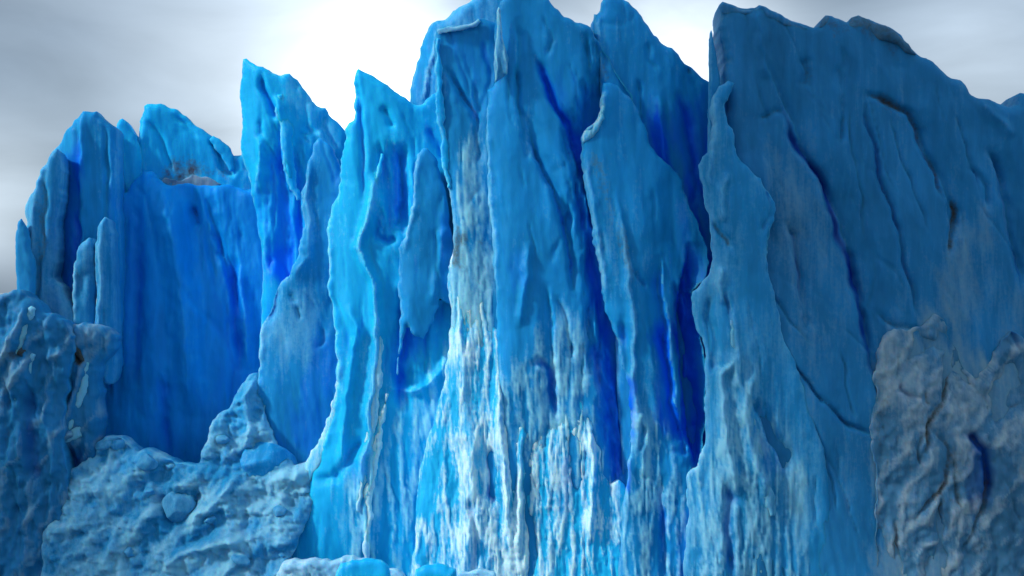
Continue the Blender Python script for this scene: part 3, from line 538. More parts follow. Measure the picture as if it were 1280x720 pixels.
# ------------------------------------------------------------------ the runnelled white apron in the middle
ice('ice_apron', [(510, 735), (520, 650), (532, 560), (548, 500), (560, 440), (563, 380), (561, 340), (566, 315), (576, 304), (592, 300), (606, 306), (616, 318), (620, 352), (624, 392), (634, 420), (646, 446), (656, 472), (664, 495), (672, 520), (684, 528), (696, 524), (700, 500), (702, 476), (716, 470), (730, 480), (738, 510), (744, 550), (752, 590), (762, 606), (774, 600), (784, 612), (794, 735)], 146.0, 'crust',
    label='white runnelled ice apron spreading down the bright centre of the front', cat='ice apron', group=SER, amp=1.6, cell=1.8, edge=(14, 7), scal=(30, 130, 6), flute=(9, 90, 3), rough=(6, 2.2), crust0=.10, lean=.10,
    spine=([(590, 300), (600, 735)], .12, .06), slant=.05,
    crusty=(9.0, 74, 12, [(500, 735), (540, 560), (560, 440), (560, 300), (620, 300), (640, 420), (690, 520), (760, 500), (800, 735)]),
    strokes=[('ridge', 22, 9, [(572, 330), (574, 400), (580, 470), (588, 560), (590, 640), (580, 735)], {'crust': .15}), ('crack', 4, 18, [(612, 560), (614, 590), (613, 630)], {'dense': .8}), ('ridge', 12, 14, [(622, 460), (626, 540), (632, 620), (640, 690)], {'crust': .3}),
             ('crack', 5, 20, [(716, 545), (720, 570), (718, 610)], {'dense': .8}), ('crack', 3, 12, [(605, 330), (612, 370), (620, 410)], {'dirt': .3}), ('ridge', 10, 12, [(655, 520), (650, 600), (648, 700)], {'crust': .3}), ('ridge', 8, 12, [(738, 520), (742, 600), (735, 680)], {'crust': .3}),
             ('crack', 6, 14, [(660, 640), (668, 690), (662, 730)], {'dense': .4}), ('crack', 5, 12, [(590, 620), (594, 680), (592, 725)], {'dense': .3})],
    paint=[('dirt', .4, 5, [(602, 340), (612, 352), (618, 384), (626, 418), (620, 420), (608, 390), (602, 368)]), ('crust', .12, 14, [(562, 380), (600, 380), (612, 560), (600, 700), (560, 700), (560, 500)]), ('crust', .4, 14, [(625, 680), (660, 600), (680, 735), (620, 735)]), ('crust', -.3, 12, [(515, 735), (520, 640), (550, 500), (560, 560), (555, 640), (540, 735)]),
           ('dense', .35, 10, [(690, 560), (724, 560), (726, 640), (700, 640)]), ('crust', -.35, 8, [(748, 610), (776, 610), (776, 735), (748, 735)])])

# ------------------------------------------------------------------ right-centre tower: rear blade and front slab
ice('ice_tower', [(742, 60), (741, 34), (742, 22), (746, 18), (750, 14), (751, 4), (758, -6), (768, -8), (780, 0), (790, 8), (800, 18), (810, 32), (817, 44), (828, 55), (840, 60), (848, 68), (856, 80), (864, 84), (873, 93), (884, 101), (902, 110), (915, 300), (915, 620), (780, 620), (760, 300), (752, 140)], 149.6, 'blue',
    label='hooked blue ice tower with a saw toothed right shoulder', cat='ice tower', group=SER, amp=1.6, edge=(9, 9), spine=([(760, -10), (770, 200), (800, 620)], .5, .30), scal=(38, 130, 5), flute=(13, 140, 2.6),
    strokes=[('crack', 3.5, 10, [(800, 105), (801, 140), (802, 160)], {}), ('crack', 3, 7, [(808, 55), (812, 75), (820, 90)], {}), ('ridge', 9, 8, [(822, 120), (824, 170), (832, 210)], {'crust': 0}), ('crack', 5, 12, [(850, 120), (862, 170), (870, 220), (884, 260)], {'dense': .4}), ('crack', 3, 6, [(858, 86), (862, 92)], {'dirt': .4}), ('ridge', 8, 6, [(745, 20), (748, 60), (755, 105)], {'crust': .3})],
    paint=[('dirt', .42, 7, [(745, 55), (757, 55), (760, 85), (758, 106), (752, 104), (748, 80)]), ('dense', .5, 16, [(815, 150), (850, 120), (888, 110), (900, 300), (885, 380), (860, 260), (830, 200)]), ('dense', .55, 9, [(810, 150), (830, 190), (860, 235), (890, 330), (890, 360), (840, 250), (812, 190)]), ('dense', .9, 8, [(855, 330), (900, 330), (900, 600), (872, 600), (864, 540), (858, 460), (850, 400)]), ('crust', .12, 12, [(760, 0), (790, 10), (860, 85), (840, 110), (790, 60)])])
ice('ice_slab', [(753, 112), (754, 104), (762, 103), (775, 111), (789, 124), (797, 136), (802, 152), (810, 172), (820, 192), (834, 205), (846, 216), (854, 232), (860, 252), (868, 270), (876, 292), (884, 316), (884, 340), (880, 352), (866, 362), (868, 392), (876, 420), (884, 470), (884, 520), (878, 580), (868, 640), (868, 735), (770, 735), (778, 640), (786, 600), (790, 560), (791, 530), (786, 500), (782, 465), (774, 442), (770, 420), (762, 400), (756, 380), (752, 350), (746, 320), (740, 290), (735, 255), (730, 215), (727, 190), (726, 172), (730, 164), (740, 156), (747, 147), (752, 136)], 145.8, 'blue',
    label='long front ice slab of the hooked tower, blunt chin on its left edge', cat='ice slab', group=SER, amp=1.5, edge=(6, 5), spine=([(752, 100), (752, 250), (775, 400), (800, 735)], .55, .20), scal=(34, 150, 5), flute=(12, 150, 2.6), crust0=.03,
    crusty=(9, 70, 9, [(780, 735), (786, 600), (792, 560), (800, 520), (830, 540), (850, 600), (872, 610), (872, 735)]),
    strokes=[('ridge', 12, 12, [(752, 112), (752, 135), (742, 152), (728, 168)], {'crust': .6}), ('crack', 3, 8, [(750, 125), (750, 132)], {'dirt': .4}), ('ridge', 9, 9, [(730, 190), (738, 240), (748, 310), (760, 380)], {'crust': .25}),
             ('ridge', 10, 10, [(770, 240), (776, 290), (784, 330), (786, 370), (792, 420), (790, 470), (794, 520), (798, 600)], {'crust': .4}), ('crack', 6, 10, [(778, 400), (784, 440), (785, 470)], {'dense': .3}),
             ('stepl', 26, 20, [(826, 318), (828, 360), (834, 400), (836, 440), (842, 470), (843, 500), (852, 540), (856, 570)], {'dense': .55, 'crust': .3}), ('crack', 4, 12, [(790, 340), (800, 352), (806, 362)], {'dense': .3}),
             ('step', 30, 38, [(862, 300), (850, 350), (846, 400), (852, 460), (858, 520), (866, 580)], {'dense': .9}), ('ridge', 9, 9, [(795, 540), (800, 520), (808, 540), (804, 600)], {'crust': .5}),
             ('crack', 5, 12, [(826, 600), (830, 650), (828, 720)], {'dense': .3})],
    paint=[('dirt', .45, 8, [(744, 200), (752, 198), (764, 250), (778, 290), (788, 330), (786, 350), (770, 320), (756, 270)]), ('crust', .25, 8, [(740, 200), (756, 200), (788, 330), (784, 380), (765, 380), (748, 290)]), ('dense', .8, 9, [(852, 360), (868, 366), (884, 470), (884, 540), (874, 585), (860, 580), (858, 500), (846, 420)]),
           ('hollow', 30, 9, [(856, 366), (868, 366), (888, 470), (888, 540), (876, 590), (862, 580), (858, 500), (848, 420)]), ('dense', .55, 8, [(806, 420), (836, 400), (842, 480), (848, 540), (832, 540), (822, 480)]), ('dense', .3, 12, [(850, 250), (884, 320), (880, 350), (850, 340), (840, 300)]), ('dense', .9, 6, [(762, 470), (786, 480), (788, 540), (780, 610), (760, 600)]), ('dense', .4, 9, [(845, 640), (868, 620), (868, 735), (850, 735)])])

# ------------------------------------------------------------------ right massif
ice('ice_needle', [(884, 230), (885, 150), (886, 100), (886, 60), (887, 42), (889, 37), (891, 48), (894, 62), (897, 82), (900, 100), (904, 130), (904, 230)], 143.5, 'teal',
    label='slender free standing ice needle beside the right massif', cat='ice needle', group=SER, amp=.35, edge=(4, 5), thick=1.6, crust0=.15, cell=1.6, scal=(14, 60, 2), spine=([(890, 40), (890, 230)], .3, .5))
ice('ice_massif', [(908, 200), (908, 130), (905, 95), (903, 60), (900, 26), (899, 6), (903, 2), (912, 5), (922, 9), (934, 11), (944, 10), (949, 6), (958, 9), (970, 15), (984, 23), (1000, 29), (1015, 35), (1022, 33), (1027, 24), (1032, 19), (1044, 23), (1054, 27), (1061, 28), (1064, 22), (1073, 19), (1086, 24), (1100, 30), (1112, 34), (1121, 40), (1130, 50), (1140, 62), (1147, 69), (1158, 73), (1170, 82), (1178, 90), (1184, 96), (1200, 100), (1206, 106), (1212, 118), (1222, 123), (1236, 124), (1248, 130), (1260, 134), (1268, 131), (1272, 122), (1275, 116), (1290, 120), (1312, 138), (1340, 146), (1362, 170), (1395, 168), (1420, 190), (1450, 215), (1490, 220), (1530, 250), (1560, 300), (1560, 735), (900, 735)], 142, 'slate',
    label='huge dark blue ice massif that fills the right of the front', cat='ice massif', group=SER, amp=2.0, edge=(13, 13), thick=16, cell=2.6, spine=([(930, 0), (920, 300), (900, 735)], .2, .13), scal=(60, 230, 7), flute=(20, 160, 2.4), slant=.30, rough=(9, 1.2), crust0=.05, lean=.03,
    strokes=[('crack', 2.2, 7, [(905, 250), (925, 300), (950, 350), (985, 400), (1010, 430)], {'dense': .2}), ('crack', 2.0, 6, [(1060, 140), (1064, 190), (1075, 240), (1082, 300)], {'dense': .2}), ('crack', 2.2, 7, [(1110, 150), (1122, 190), (1140, 240), (1160, 290)], {'dense': .2}), ('crack', 2.0, 6, [(1195, 150), (1205, 190), (1222, 240)], {'dense': .2}), ('crack', 2.0, 6, [(1010, 520), (1030, 570), (1042, 640)], {'dense': .2}), ('crack', 2.0, 6, [(1050, 440), (1058, 490), (1070, 520)], {}), ('crack', 5.5, 20, [(976, 130), (982, 150), (990, 170), (1005, 192), (1018, 212), (1030, 232), (1037, 252), (1041, 275), (1050, 300), (1060, 322), (1067, 345), (1073, 375), (1080, 405), (1085, 435), (1090, 465)], {'dense': .8}),
             ('step', 40, 12, [(940, 60), (976, 130), (1005, 192), (1037, 252), (1060, 322), (1080, 405), (1096, 500), (1097, 620)], {}),
             ('crack', 3, 14, [(980, 278), (986, 290), (992, 305), (996, 330), (998, 352), (1000, 385)], {'dense': .4}), ('step', 24, 9, [(978, 276), (992, 305), (998, 352), (1003, 420)], {}),
             ('crack', 2.8, 13, [(918, 364), (930, 380), (943, 398), (957, 416), (975, 436), (990, 456), (1005, 474), (1018, 492), (1040, 512), (1062, 530), (1096, 546)], {'dense': .35, 'dirt': .3}),
             ('crack', 3.2, 12, [(1078, 122), (1081, 140), (1085, 160), (1092, 190), (1098, 220), (1106, 245), (1114, 270), (1120, 290), (1127, 320), (1132, 345), (1140, 372), (1146, 400)], {'dense': .45, 'dirt': .25}),
             ('crack', 4.2, 15, [(1080, 118), (1094, 120), (1108, 128), (1124, 137), (1136, 142), (1144, 160), (1150, 178), (1158, 196), (1166, 215), (1170, 234), (1180, 248)], {'dense': .3, 'dirt': .55}),
             ('step', 40, 12, [(1136, 142), (1150, 178), (1166, 215), (1180, 248), (1185, 300)], {}), ('crack', 4, 13, [(1188, 248), (1194, 262), (1192, 276), (1186, 292), (1183, 320)], {'dirt': .8}),
             ('crack', 3, 8, [(1098, 386), (1106, 400), (1118, 407), (1136, 409), (1150, 407)], {'dirt': .35}), ('crack', 5, 8, [(1050, 60), (1049, 100), (1047, 140)], {}), ('crack', 7, 9, [(1005, 72), (1009, 92), (1004, 110)], {'dirt': .3}),
             ('crack', 4, 9, [(1050, 125), (1052, 150), (1048, 180)], {'dirt': .2}), ('crack', 4, 13, [(1232, 186), (1243, 200), (1250, 230), (1256, 265), (1268, 310), (1276, 360)], {'dense': .35}), ('step', 30, 14, [(1232, 186), (1250, 230), (1256, 265), (1268, 310), (1276, 360)], {}),
             ('ridge', 10, 8, [(1222, 128), (1240, 150), (1262, 172)], {'crust': .2}), ('ridge', 12, 8, [(945, 10), (950, 60), (955, 100)], {'crust': 0}), ('crack', 3, 8, [(950, 150), (960, 145), (968, 138), (975, 142)], {'dirt': .35}), ('crack', 4, 10, [(1208, 210), (1232, 235), (1236, 258)], {'dense': .2})],
    paint=[('crust', .65, 10, [(1098, 735), (1096, 500), (1100, 420), (1150, 409), (1170, 395), (1190, 432), (1222, 478), (1250, 430), (1300, 440), (1420, 600), (1430, 735)]), ('dirt', .5, 10, [(1025, 22), (1034, 18), (1062, 30), (1074, 18), (1120, 40), (1148, 72), (1120, 68), (1080, 48), (1030, 38)]), ('dirt', .3, 8, [(897, 4), (944, 10), (985, 24), (985, 30), (900, 14)]), ('dirt', .35, 8, [(1088, 118), (1120, 134), (1110, 142), (1090, 132)]),
           ('dense', -.2, 20, [(900, 60), (945, 60), (945, 100), (905, 105)]), ('dense', .25, 14, [(900, 50), (945, 50), (940, 105), (905, 105)]), ('crust', .42, 10, [(1186, 290), (1196, 262), (1206, 258), (1214, 268), (1230, 262), (1240, 300), (1216, 320), (1206, 420), (1230, 470), (1200, 470), (1180, 400), (1150, 409), (1166, 370)]), ('dirt', .22, 8, [(1172, 320), (1186, 320), (1180, 430), (1156, 430)]), ('crust', .3, 12, [(1270, 380), (1290, 440), (1230, 470)]), ('crust', .18, 16, [(960, 180), (1030, 250), (1060, 360), (1080, 460), (1000, 400), (960, 300)])])
ice('ice_slab', [(855, 735), (858, 660), (862, 640), (858, 622), (858, 600), (860, 592), (872, 584), (880, 560), (882, 520), (882, 450), (876, 420), (868, 398), (866, 380), (866, 364), (876, 355), (888, 340), (891, 325), (889, 300), (888, 278), (882, 258), (880, 240), (875, 222), (873, 206), (878, 196), (887, 188), (890, 160), (891, 120), (898, 108), (910, 101), (918, 104), (912, 118), (905, 132), (909, 152), (918, 180), (928, 203), (940, 215), (951, 223), (956, 236), (964, 246), (970, 262), (968, 276), (962, 292), (960, 330), (975, 400), (1000, 470), (1030, 560), (1055, 735)], 140.9, 'teal',
    label='pale teal ice slab along the left edge of the dark massif', cat='ice slab', group=SER, amp=1.8, edge=(12, 7), spine=([(905, 100), (900, 300), (905, 450), (900, 735)], .45, .205), scal=(26, 110, 6), flute=(13, 120, 3), crust0=.16, thick=5,
    crusty=(9, 75, 10, [(858, 735), (860, 600), (885, 560), (905, 460), (935, 470), (990, 590), (1010, 735)]),
    strokes=[('ridge', 9, 9, [(893, 110), (890, 180), (886, 215), (893, 240)], {'crust': .2}), ('crack', 3.5, 9, [(893, 280), (899, 292), (910, 300), (912, 310)], {'dirt': .45}), ('ridge', 8, 8, [(908, 215), (900, 240), (904, 280)], {'crust': .3}), ('crack', 2.4, 9, [(966, 285), (961, 310), (958, 345)], {'dirt': .2}),
             ('crack', 3.5, 13, [(903, 362), (909, 385), (914, 410), (920, 440)], {'dense': .4}), ('ridge', 9, 10, [(908, 362), (914, 400), (921, 440), (922, 480), (928, 520), (936, 560), (950, 600), (962, 640)], {'crust': .35}), ('crack', 5, 11, [(890, 370), (888, 400), (896, 440), (894, 480)], {'dense': .3}),
             ('ridge', 13, 12, [(902, 455), (914, 448), (900, 470), (904, 520), (912, 580), (922, 620)], {'crust': .5}), ('ridge', 9, 9, [(945, 460), (934, 478), (930, 505), (938, 540), (948, 580), (958, 620)], {'crust': .45}),
             ('step', 22, 18, [(935, 500), (944, 520), (956, 548), (972, 575), (978, 590)], {'dense': .35}), ('ridge', 9, 9, [(900, 330), (896, 355), (906, 380)], {'crust': .3}), ('crack', 6, 13, [(912, 600), (908, 660), (914, 720)], {'dense': .5}), ('crack', 4, 9, [(958, 236), (962, 270), (952, 290)], {'dense': .3})],
    paint=[('crust', .5, 10, [(968, 592), (985, 585), (1004, 584), (1006, 640), (1000, 680), (985, 640)]), ('crust', .2, 14, [(885, 240), (915, 220), (920, 330), (895, 340)]), ('dense', .45, 9, [(940, 540), (960, 550), (976, 590), (960, 600)]), ('dense', .12, 10, [(890, 620), (915, 600), (920, 735), (885, 735)])])
ice('ice_block', [(1098, 735), (1096, 600), (1095, 500), (1097, 440), (1105, 420), (1118, 411), (1150, 409), (1166, 392), (1180, 400), (1192, 432), (1206, 462), (1222, 478), (1236, 452), (1250, 430), (1264, 414), (1280, 424), (1310, 450), (1345, 470), (1380, 520), (1410, 600), (1430, 735)], 143.0, 'grey',
    label='fractured dirty grey ice block with brown seams, lower right', cat='ice block', group=SER, amp=3.4, lip=0, drift=(110, 34, 2.5, -62), facet=(46, 80, .26), edge=(22, 4), lean=.03, thick=6, crust0=.48, scal=(30, 70, 9), flute=(11, 90, 2.2), rough=(9, 6), spine=([(1100, 250), (1100, 735)], .1, .11),
    strokes=[('crack', 4.3, 12, [(1156, 428), (1168, 430), (1176, 430), (1188, 430)], {'dirt': 0.72}), ('crack', 4.0, 14, [(1184, 430), (1182, 452), (1180, 480), (1176, 502), (1166, 515), (1160, 532), (1158, 552), (1150, 572)], {'dirt': 0.80}),
             ('crack', 2.9, 10, [(1172, 545), (1184, 562), (1184, 585), (1180, 600), (1170, 616), (1154, 628), (1144, 644), (1140, 654)], {'dirt': 0.68}), ('crack', 2.9, 9, [(1172, 618), (1174, 650), (1170, 735)], {'dirt': 0.56}), ('crack', 3.6, 11, [(1120, 650), (1120, 680), (1126, 700), (1120, 735)], {'dirt': 0.68}),
             ('crack', 5.0, 19, [(1205, 540), (1216, 548), (1228, 560), (1234, 590), (1233, 615)], {'dirt': 0.40, 'dense': .8}), ('crack', 2.9, 9, [(1233, 600), (1230, 630), (1216, 655), (1205, 690)], {'dirt': 0.56}), ('crack', 2.2, 7, [(1193, 460), (1206, 473), (1220, 484)], {'dirt': 0.48}), ('crack', 2.5, 8, [(1156, 488), (1156, 500), (1160, 506)], {'dirt': 0.48}), ('crack', 2.9, 8, [(1125, 478), (1128, 488), (1140, 496), (1150, 496)], {'dirt': 0.24, 'dense': .3}),
             ('ridge', 14, 10, [(1166, 380), (1160, 410), (1158, 428)], {'crust': .1, 'dirt': .15}), ('step', 26, 18, [(1236, 256), (1226, 280), (1232, 320), (1246, 345)], {'dense': .6}), ('ridge', 18, 14, [(1262, 430), (1240, 460), (1225, 490)], {'crust': .2}), ('crack', 3.6, 9, [(1262, 390), (1268, 420), (1274, 440)], {'dense': .5}),
             ('crack', 2.9, 8, [(1188, 555), (1192, 600), (1200, 640)], {'dirt': 0.32}), ('crack', 2.5, 8, [(1150, 540), (1144, 560), (1148, 580)], {'dirt': 0.48}), ('crack', 2.2, 6, [(1240, 530), (1262, 510), (1280, 500)], {'dirt': 0.48})],
    paint=[('dirt', .4, 9, [(1094, 440), (1102, 440), (1104, 735), (1094, 735)]), ('dense', .5, 8, [(1205, 545), (1228, 555), (1236, 590), (1230, 625), (1214, 650), (1210, 600)]), ('crust', -.5, 12, [(1200, 300), (1246, 300), (1240, 420), (1215, 465), (1198, 440), (1196, 360)]), ('crust', -.45, 14, [(1235, 600), (1330, 520), (1330, 735), (1220, 735)]), ('dirt', .3, 12, [(1186, 540), (1212, 560), (1200, 650), (1175, 640)]), ('dirt', .25, 10, [(1160, 330), (1180, 320), (1180, 430), (1156, 430)])])

# ---- foot of the left side
ice('ice_ramp', [(40, 735), (55, 660), (70, 610), (100, 580), (122, 560), (132, 545), (146, 545), (160, 556), (172, 566), (182, 560), (190, 564), (205, 572), (220, 580), (240, 582), (250, 578), (254, 560), (262, 540), (270, 522), (284, 512), (292, 498), (300, 484), (312, 468), (322, 466), (328, 480), (332, 520), (345, 560), (366, 584), (390, 575), (405, 560), (405, 600), (380, 660), (360, 700), (358, 735)], 147.5, 'teal',
    label='rubbly pale ice ramp climbing to the foot of the panel at lower left', cat='ice ramp', group=SER, amp=2.6, edge=(16, 10), thick=10, crust0=.55, lean=.40, scal=(60, 40, 6), flute=(20, 16, 1), rough=(12, 15.0), rubble=(44, 26, 4), drift=(110, 44, 5, -38), facet=(40, 26, .3), slant=-.5, spine=([(306, 450), (335, 560), (400, 620), (430, 735)], .0, .30),
    strokes=[('ridge', 12, 14, [(318, 470), (310, 500), (314, 540), (306, 565)], {'crust': .3}), ('ridge', 12, 16, [(300, 590), (288, 608), (272, 624), (252, 642), (238, 668)], {'crust': .6}), ('ridge', 11, 14, [(312, 668), (290, 675), (262, 680), (230, 690), (205, 715)], {'crust': .6}), ('ridge', 12, 14, [(310, 696), (290, 708), (272, 725)], {'crust': .6}),
             ('ridge', 14, 12, [(165, 640), (150, 660), (140, 690), (132, 720)], {'crust': .4}), ('crack', 8, 16, [(204, 600), (206, 640), (220, 658)], {'dense': .2}), ('crack', 8, 14, [(310, 610), (306, 660), (315, 672)], {'dense': .2}), ('ridge', 20, 14, [(340, 600), (370, 590), (395, 572)], {'crust': .8}), ('crack', 6, 12, [(250, 610), (240, 630), (225, 660)], {'dense': .1})],
    paint=[('crust', .6, 8, [(318, 620), (332, 602), (366, 590), (396, 574), (402, 584), (374, 606), (344, 626)]), ('dense', .1, 10, [(150, 640), (205, 600), (204, 650), (180, 690), (160, 690)]), ('dense', .1, 8, [(255, 640), (300, 620), (316, 672), (250, 668)])])
ice('snow_shelf', [(340, 735), (346, 716), (354, 702), (366, 699), (380, 701), (396, 700), (412, 703), (424, 699), (440, 695), (448, 700), (470, 704), (500, 716), (540, 724), (575, 716), (600, 712), (618, 716), (640, 735)], 142, 'snow',
    label='white snow shelf along the bottom edge under the bright spire', cat='snow ledge', amp=3.0, edge=(7, 8), thick=6, scal=(22, 12, 3), flute=(18, 12, 1), rough=(9, 4), crust0=.1, rubble=(22, 12, 3))
ice('ice_boulder', [(412, 735), (420, 716), (426, 704), (440, 700), (468, 699), (482, 704), (488, 716), (484, 735)], 138.5, 'bright', label='turquoise ice boulder at the bottom edge left of the rounded one', cat='ice boulder', group='ice boulders at the foot of the front', amp=1, edge=(8, 10), thick=3, scal=(20, 20, 2))
ice('ice_boulder', [(504, 735), (510, 722), (520, 711), (536, 706), (556, 706), (570, 711), (578, 720), (584, 735)], 138, 'bright', label='rounded vivid turquoise ice boulder at the bottom middle edge', cat='ice boulder', group='ice boulders at the foot of the front', amp=.8, edge=(14, 16), thick=3, scal=(24, 24, 2))

# ------------------------------------------------------------------ parts standing on their towers
ob_ = {o.get('label'): o for o in S.objects if o.get('label')}
def by(word): return next(o for l, o in ob_.items() if word in l)
SP = by('pointed blue ice spire'); LT = by('knife edged'); RT = by('hooked blue'); SQ = by('square topped'); MS = by('huge dark'); GS = by('long front'); TS = by('pale teal'); BU = by('dark stone scar')
rib(SP, [(484, 492), (479, 515), (473, 545), (466, 590), (460, 625), (459, 660), (459, 700)], 6, 150.4, 'crust', crust0=.6)
rib(SP, [(470, 400), (474, 425), (471, 455), (467, 500), (461, 555), (454, 600), (448, 640)], 7, 150.2, 'crust', crust0=.5)
rib(SP, [(478, 192), (474, 215), (468, 238), (464, 262), (454, 288)], 5, 150.5, 'bright', crust0=.0)
rib(SP, [(425, 470), (424, 495), (414, 530), (402, 560), (386, 590), (372, 610)], 9, 150.9, 'crust', crust0=.4)
#ice('crevice_wall', strip([(490, 190), (496, 220), (496, 250), (494, 290)], 24), 150.7, 'bright', parent=SP, on=SP, amp=1, edge=(6, 3), thick=1.5, dense0=.75, scal=(20, 80, 2))
#ice('crevice_wall', strip([(738, 150), (745, 230), (750, 310), (757, 390), (766, 470), (770, 540), (770, 612)], 34), 147.15, 'blue', parent=H, on=H, amp=1, edge=(12, 3), thick=1.5, dense0=.95, scal=(20, 160, 2))
#ice('crevice_wall', [(775, 470), (787, 480), (790, 560), (786, 630), (772, 640), (766, 600)], 146.4, 'bright', parent=H, on=H, amp=1, edge=(8, 5), thick=1.5, dense0=.25, label='bright blue strip of clear ice')
#ice('crevice_wall', strip([(868, 340), (872, 400), (876, 460), (874, 530), (868, 592)], 30), 151.4, 'blue', parent=RT, on=RT, amp=1, edge=(12, 3), thick=1.5, dense0=.95, scal=(20, 160, 2))
rib(RT, [(745, 18), (744, 30), (747, 50), (752, 80)], 7, 149.2, 'blue', crust0=.2)
#rib(GS, [(772, 240), (778, 290), (785, 330), (787, 372), (791, 420), (790, 470)], 7, 143.7, 'crust', crust0=.15)
#rib(GS, [(828, 322), (829, 360), (834, 400), (838, 440), (843, 480)], 6, 143.7, 'bright', crust0=.1)
ice('ledge', [(730, 164), (740, 156), (748, 146), (753, 128), (757, 128), (756, 150), (748, 164), (736, 176), (728, 180), (727, 172)], 145.3, 'crust', parent=GS, on=GS, amp=.8, edge=(5, 5), thick=1.4, cell=1.6, crust0=.3)
ice('snow_cap', [(546, 38), (560, 33), (580, 31), (592, 28), (598, 24), (601, 27), (596, 33), (580, 37), (560, 40), (548, 43)], 148.7, 'snow', parent=SQ, on=SQ, amp=.6, edge=(4, 4), thick=1.5, cell=1.4)
rib(SQ, [(548, 48), (548, 90), (550, 140), (556, 190), (562, 235)], 7, 148.6, 'bright', crust0=.1)
#rib(LT, [(328, 168), (328, 195), (324, 220), (322, 260), (326, 310)], 6, 160.2, 'bright', crust0=.2)
rib(LT, [(350, 118), (355, 150), (359, 185), (364, 220), (374, 250)], 9, 160.0, 'bright', crust0=.1)
rib(TS, [(938, 470), (931, 490), (931, 510), (938, 540), (947, 575), (958, 610), (966, 645)], 8, 140.2, 'teal', crust0=.5)
rib(TS, [(915, 400), (920, 440), (922, 480), (928, 520), (938, 560), (950, 600)], 6, 140.2, 'teal', crust0=.45)
#rib(TS, [(970, 600), (984, 588), (1002, 584), (1005, 600), (1003, 650)], 8, 140.3, 'crust', crust0=.2)
ice('crest', [(1024, 34), (1027, 25), (1032, 20), (1046, 24), (1058, 29), (1062, 29), (1065, 22), (1073, 20), (1086, 25), (1100, 31), (1112, 35), (1122, 42), (1130, 51), (1140, 62), (1146, 69), (1132, 66), (1118, 54), (1100, 50), (1084, 44), (1070, 40), (1050, 38), (1034, 38)], 141.35, 'grey', parent=MS, on=MS, amp=1.0, edge=(10, 5), thick=2, dirt0=.42, crust0=.1, label='brownish dirty crest of the massif')
ice('crest', [(898, 8), (903, 3), (912, 6), (922, 10), (934, 12), (944, 11), (950, 7), (958, 10), (970, 16), (985, 24), (1000, 30), (1014, 36), (1000, 36), (975, 28), (950, 20), (925, 18), (902, 16)], 141.35, 'slate', parent=MS, on=MS, amp=.8, edge=(8, 4), thick=2, dirt0=.25, crust0=.2)
#rib(MS, [(1222, 128), (1236, 142), (1250, 160), (1262, 176)], 9, 140.9, 'slate', crust0=.4)
ice('rock', [(88, 430), (92, 429), (98, 436), (106, 450), (108, 456), (102, 452), (93, 443)], 152.9, 'grey', parent=BU, on=BU, amp=.6, edge=(4, 4), thick=1.2, cell=1.4, dirt0=1.0, label='dark stone wedged in the ice')
rib(BU, [(110, 452), (105, 470), (97, 500), (88, 525), (76, 546)], 8, 152.9, 'teal', crust0=1.0)

PK = by('rounded bright blue ice peak'); B2 = by('filling the lower left')
#ice('rock', [(207, 214), (213, 206), (219, 210), (217, 220), (210, 224)], 171.2, 'grey', parent=PK, on=PK, amp=.8, edge=(4, 4), thick=1, cell=1.4, dirt0=.8, lip=0, label='brown stone on the peak\'s shoulder')
#ice('rock', [(250, 194), (257, 188), (262, 196), (266, 208), (258, 212), (251, 206)], 171.0, 'grey', parent=PK, on=PK, amp=.8, edge=(4, 4), thick=1, cell=1.4, dirt0=.7, lip=0, label='brown stone on the peak\'s shoulder')
ice('ledge', [(200, 228), (206, 222), (222, 226), (240, 218), (262, 222), (276, 230), (270, 240), (240, 240), (206, 238)], 171.0, 'grey', parent=PK, on=PK, amp=1.2, edge=(5, 4), thick=1.5, cell=1.6, crust0=.5, dirt0=.15)
rib(PK, [(264, 172), (276, 184), (286, 198), (290, 214)], 9, 171.3, 'crust', crust0=-.1)
#ice('ledge', strip([(564, 438), (552, 460), (538, 478), (518, 489), (484, 487)], 9), 150.9, 'crust', parent=SP, on=SP, amp=1.4, edge=(6, 4), thick=1.4, cell=1.6, crust0=-.15)
rib(B2, [(42, 384), (32, 400), (26, 420), (14, 442), (-2, 466)], 9, 149.9, 'teal', crust0=1.0)
rib(B2, [(42, 442), (34, 464), (22, 482), (18, 500)], 7, 149.9, 'teal', crust0=.9)
ice('rock', [(19, 434), (26, 430), (33, 438), (28, 446), (21, 443)], 149.9, 'grey', parent=B2, on=B2, amp=.8, edge=(4, 4), thick=1, cell=1.4, dirt0=.9, lip=0, label='dark stone frozen into the buttress')
rib(BU, [(74, 552), (84, 546), (98, 540), (104, 530)], 9, 152.9, 'teal', crust0=.9)

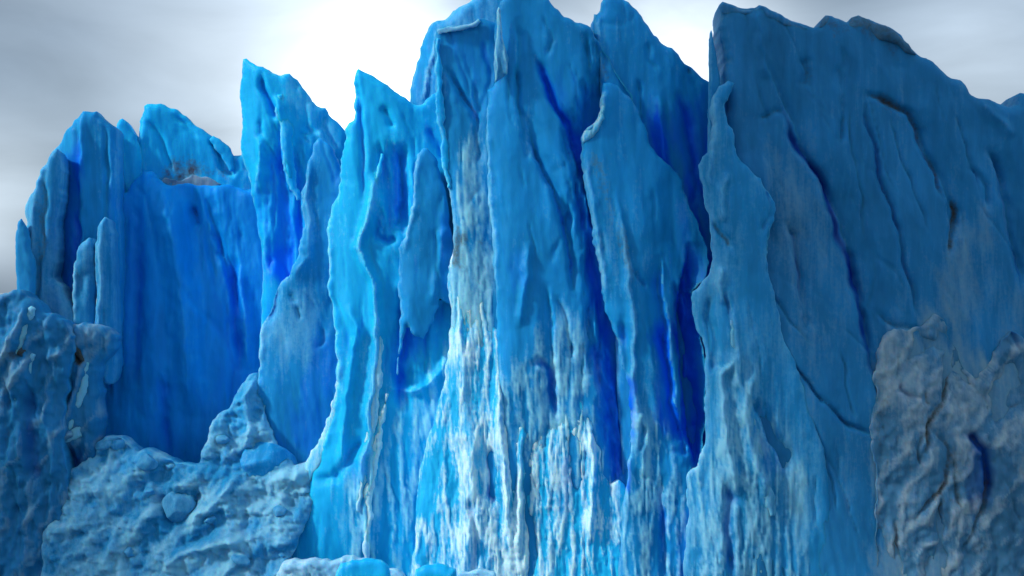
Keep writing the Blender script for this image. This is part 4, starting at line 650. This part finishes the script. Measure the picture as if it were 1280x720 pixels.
# ------------------------------------------------------------------ loose ice boulders on the ramp, each set down where it lies
import bmesh
bpy.context.view_layer.update(); dg = bpy.context.evaluated_depsgraph_get()
BG = 'loose ice boulders strewn over the rubble ramp'
def boulder(px, py, r, label, mat='teal', seed=0, sq=(1, 1, .8), cr=0.35):
    o_ = Vector((0, 0, CAM_Z)); dv = Vector(((px - 640) / 1280 * W, 1, (360 - py) / 1280 * W)).normalized()
    ok, hit, nrm, *_ = S.ray_cast(dg, o_, dv)
    if not ok: return
    rr = random.Random(seed); bm = bmesh.new(); bmesh.ops.create_icosphere(bm, subdivisions=4, radius=1.0)
    cuts = []
    for _ in range(11):
        v = Vector((rr.gauss(0, 1), rr.gauss(0, 1), rr.gauss(0, 1))).normalized(); cuts.append((v, rr.uniform(.62, .88)))
    from mathutils import noise as mn
    for v in bm.verts:
        for c, k in cuts:
            t = v.co.dot(c)
            if t > k: v.co -= c * (t - k) * 0.92
        v.co *= 1 + 0.07 * mn.fractal(v.co * 2.2 + Vector((seed, 0, 0)), .9, 2, 4)
        v.co = Vector((v.co.x * sq[0] * r, v.co.y * sq[1] * r, v.co.z * sq[2] * r))
    me = bpy.data.meshes.new('ice_boulder'); bm.to_mesh(me); bm.free()
    for f in me.polygons: f.use_smooth = True
    at = me.attributes.new('crust', 'FLOAT', 'POINT'); at.data.foreach_set('value', [cr + rr.uniform(-.1, .2)] * len(me.vertices))
    me.materials.append(M[mat]); o = bpy.data.objects.new('ice_boulder', me); C.objects.link(o)
    o.location = hit + Vector((0, r * .25, 0)); o.rotation_euler = (rr.uniform(-.4, .4), rr.uniform(-.4, .4), rr.uniform(0, 6))
    tag(o, label, 'ice boulder', BG)
rr_ = (1.3, .95, 1.15)
boulder(222, 634, 1.9, 'biggest rounded ice boulder in the middle of the rubble ramp', seed=3, sq=(1, .8, .95))
boulder(336, 580, 2.5, 'wide smooth blue boulder under the leaning panel, top right of the ramp', 'blue', 8, (1.3, .8, 1.0), 0.0)
boulder(148, 556, 1.0, 'small ice boulder at the left top end of the rubble ramp', seed=5)
boulder(183, 578, 1.2, 'lumpy ice boulder at the foot of the dark blue hollow wall', seed=6)
for k, (px, py, r, lb) in enumerate(((128, 556, .8, 'pale ice chunk lying against the lower left buttress, above the ramp'), (212, 584, .7, 'small ice chunk on the ramp crest below the middle of the hollow wall'),
        (276, 548, .9, 'ice chunk stuck on the steep upper part of the rubble ramp'), (186, 616, .8, 'ice chunk just left of the biggest rounded boulder on the ramp'), (350, 640, .9, 'ice chunk at the right end of the ramp below the snow patch'),
        (262, 650, .7, 'ice chunk just right of the biggest rounded boulder on the ramp'), (300, 700, .8, 'ice chunk on the lower right of the ramp by the snow shelf'), (160, 690, .9, 'ice chunk low on the left of the ramp near the bottom edge'))):
    boulder(px, py, r, lb, 'teal', 20 + k, (rr_[k % 3], 1, .75))
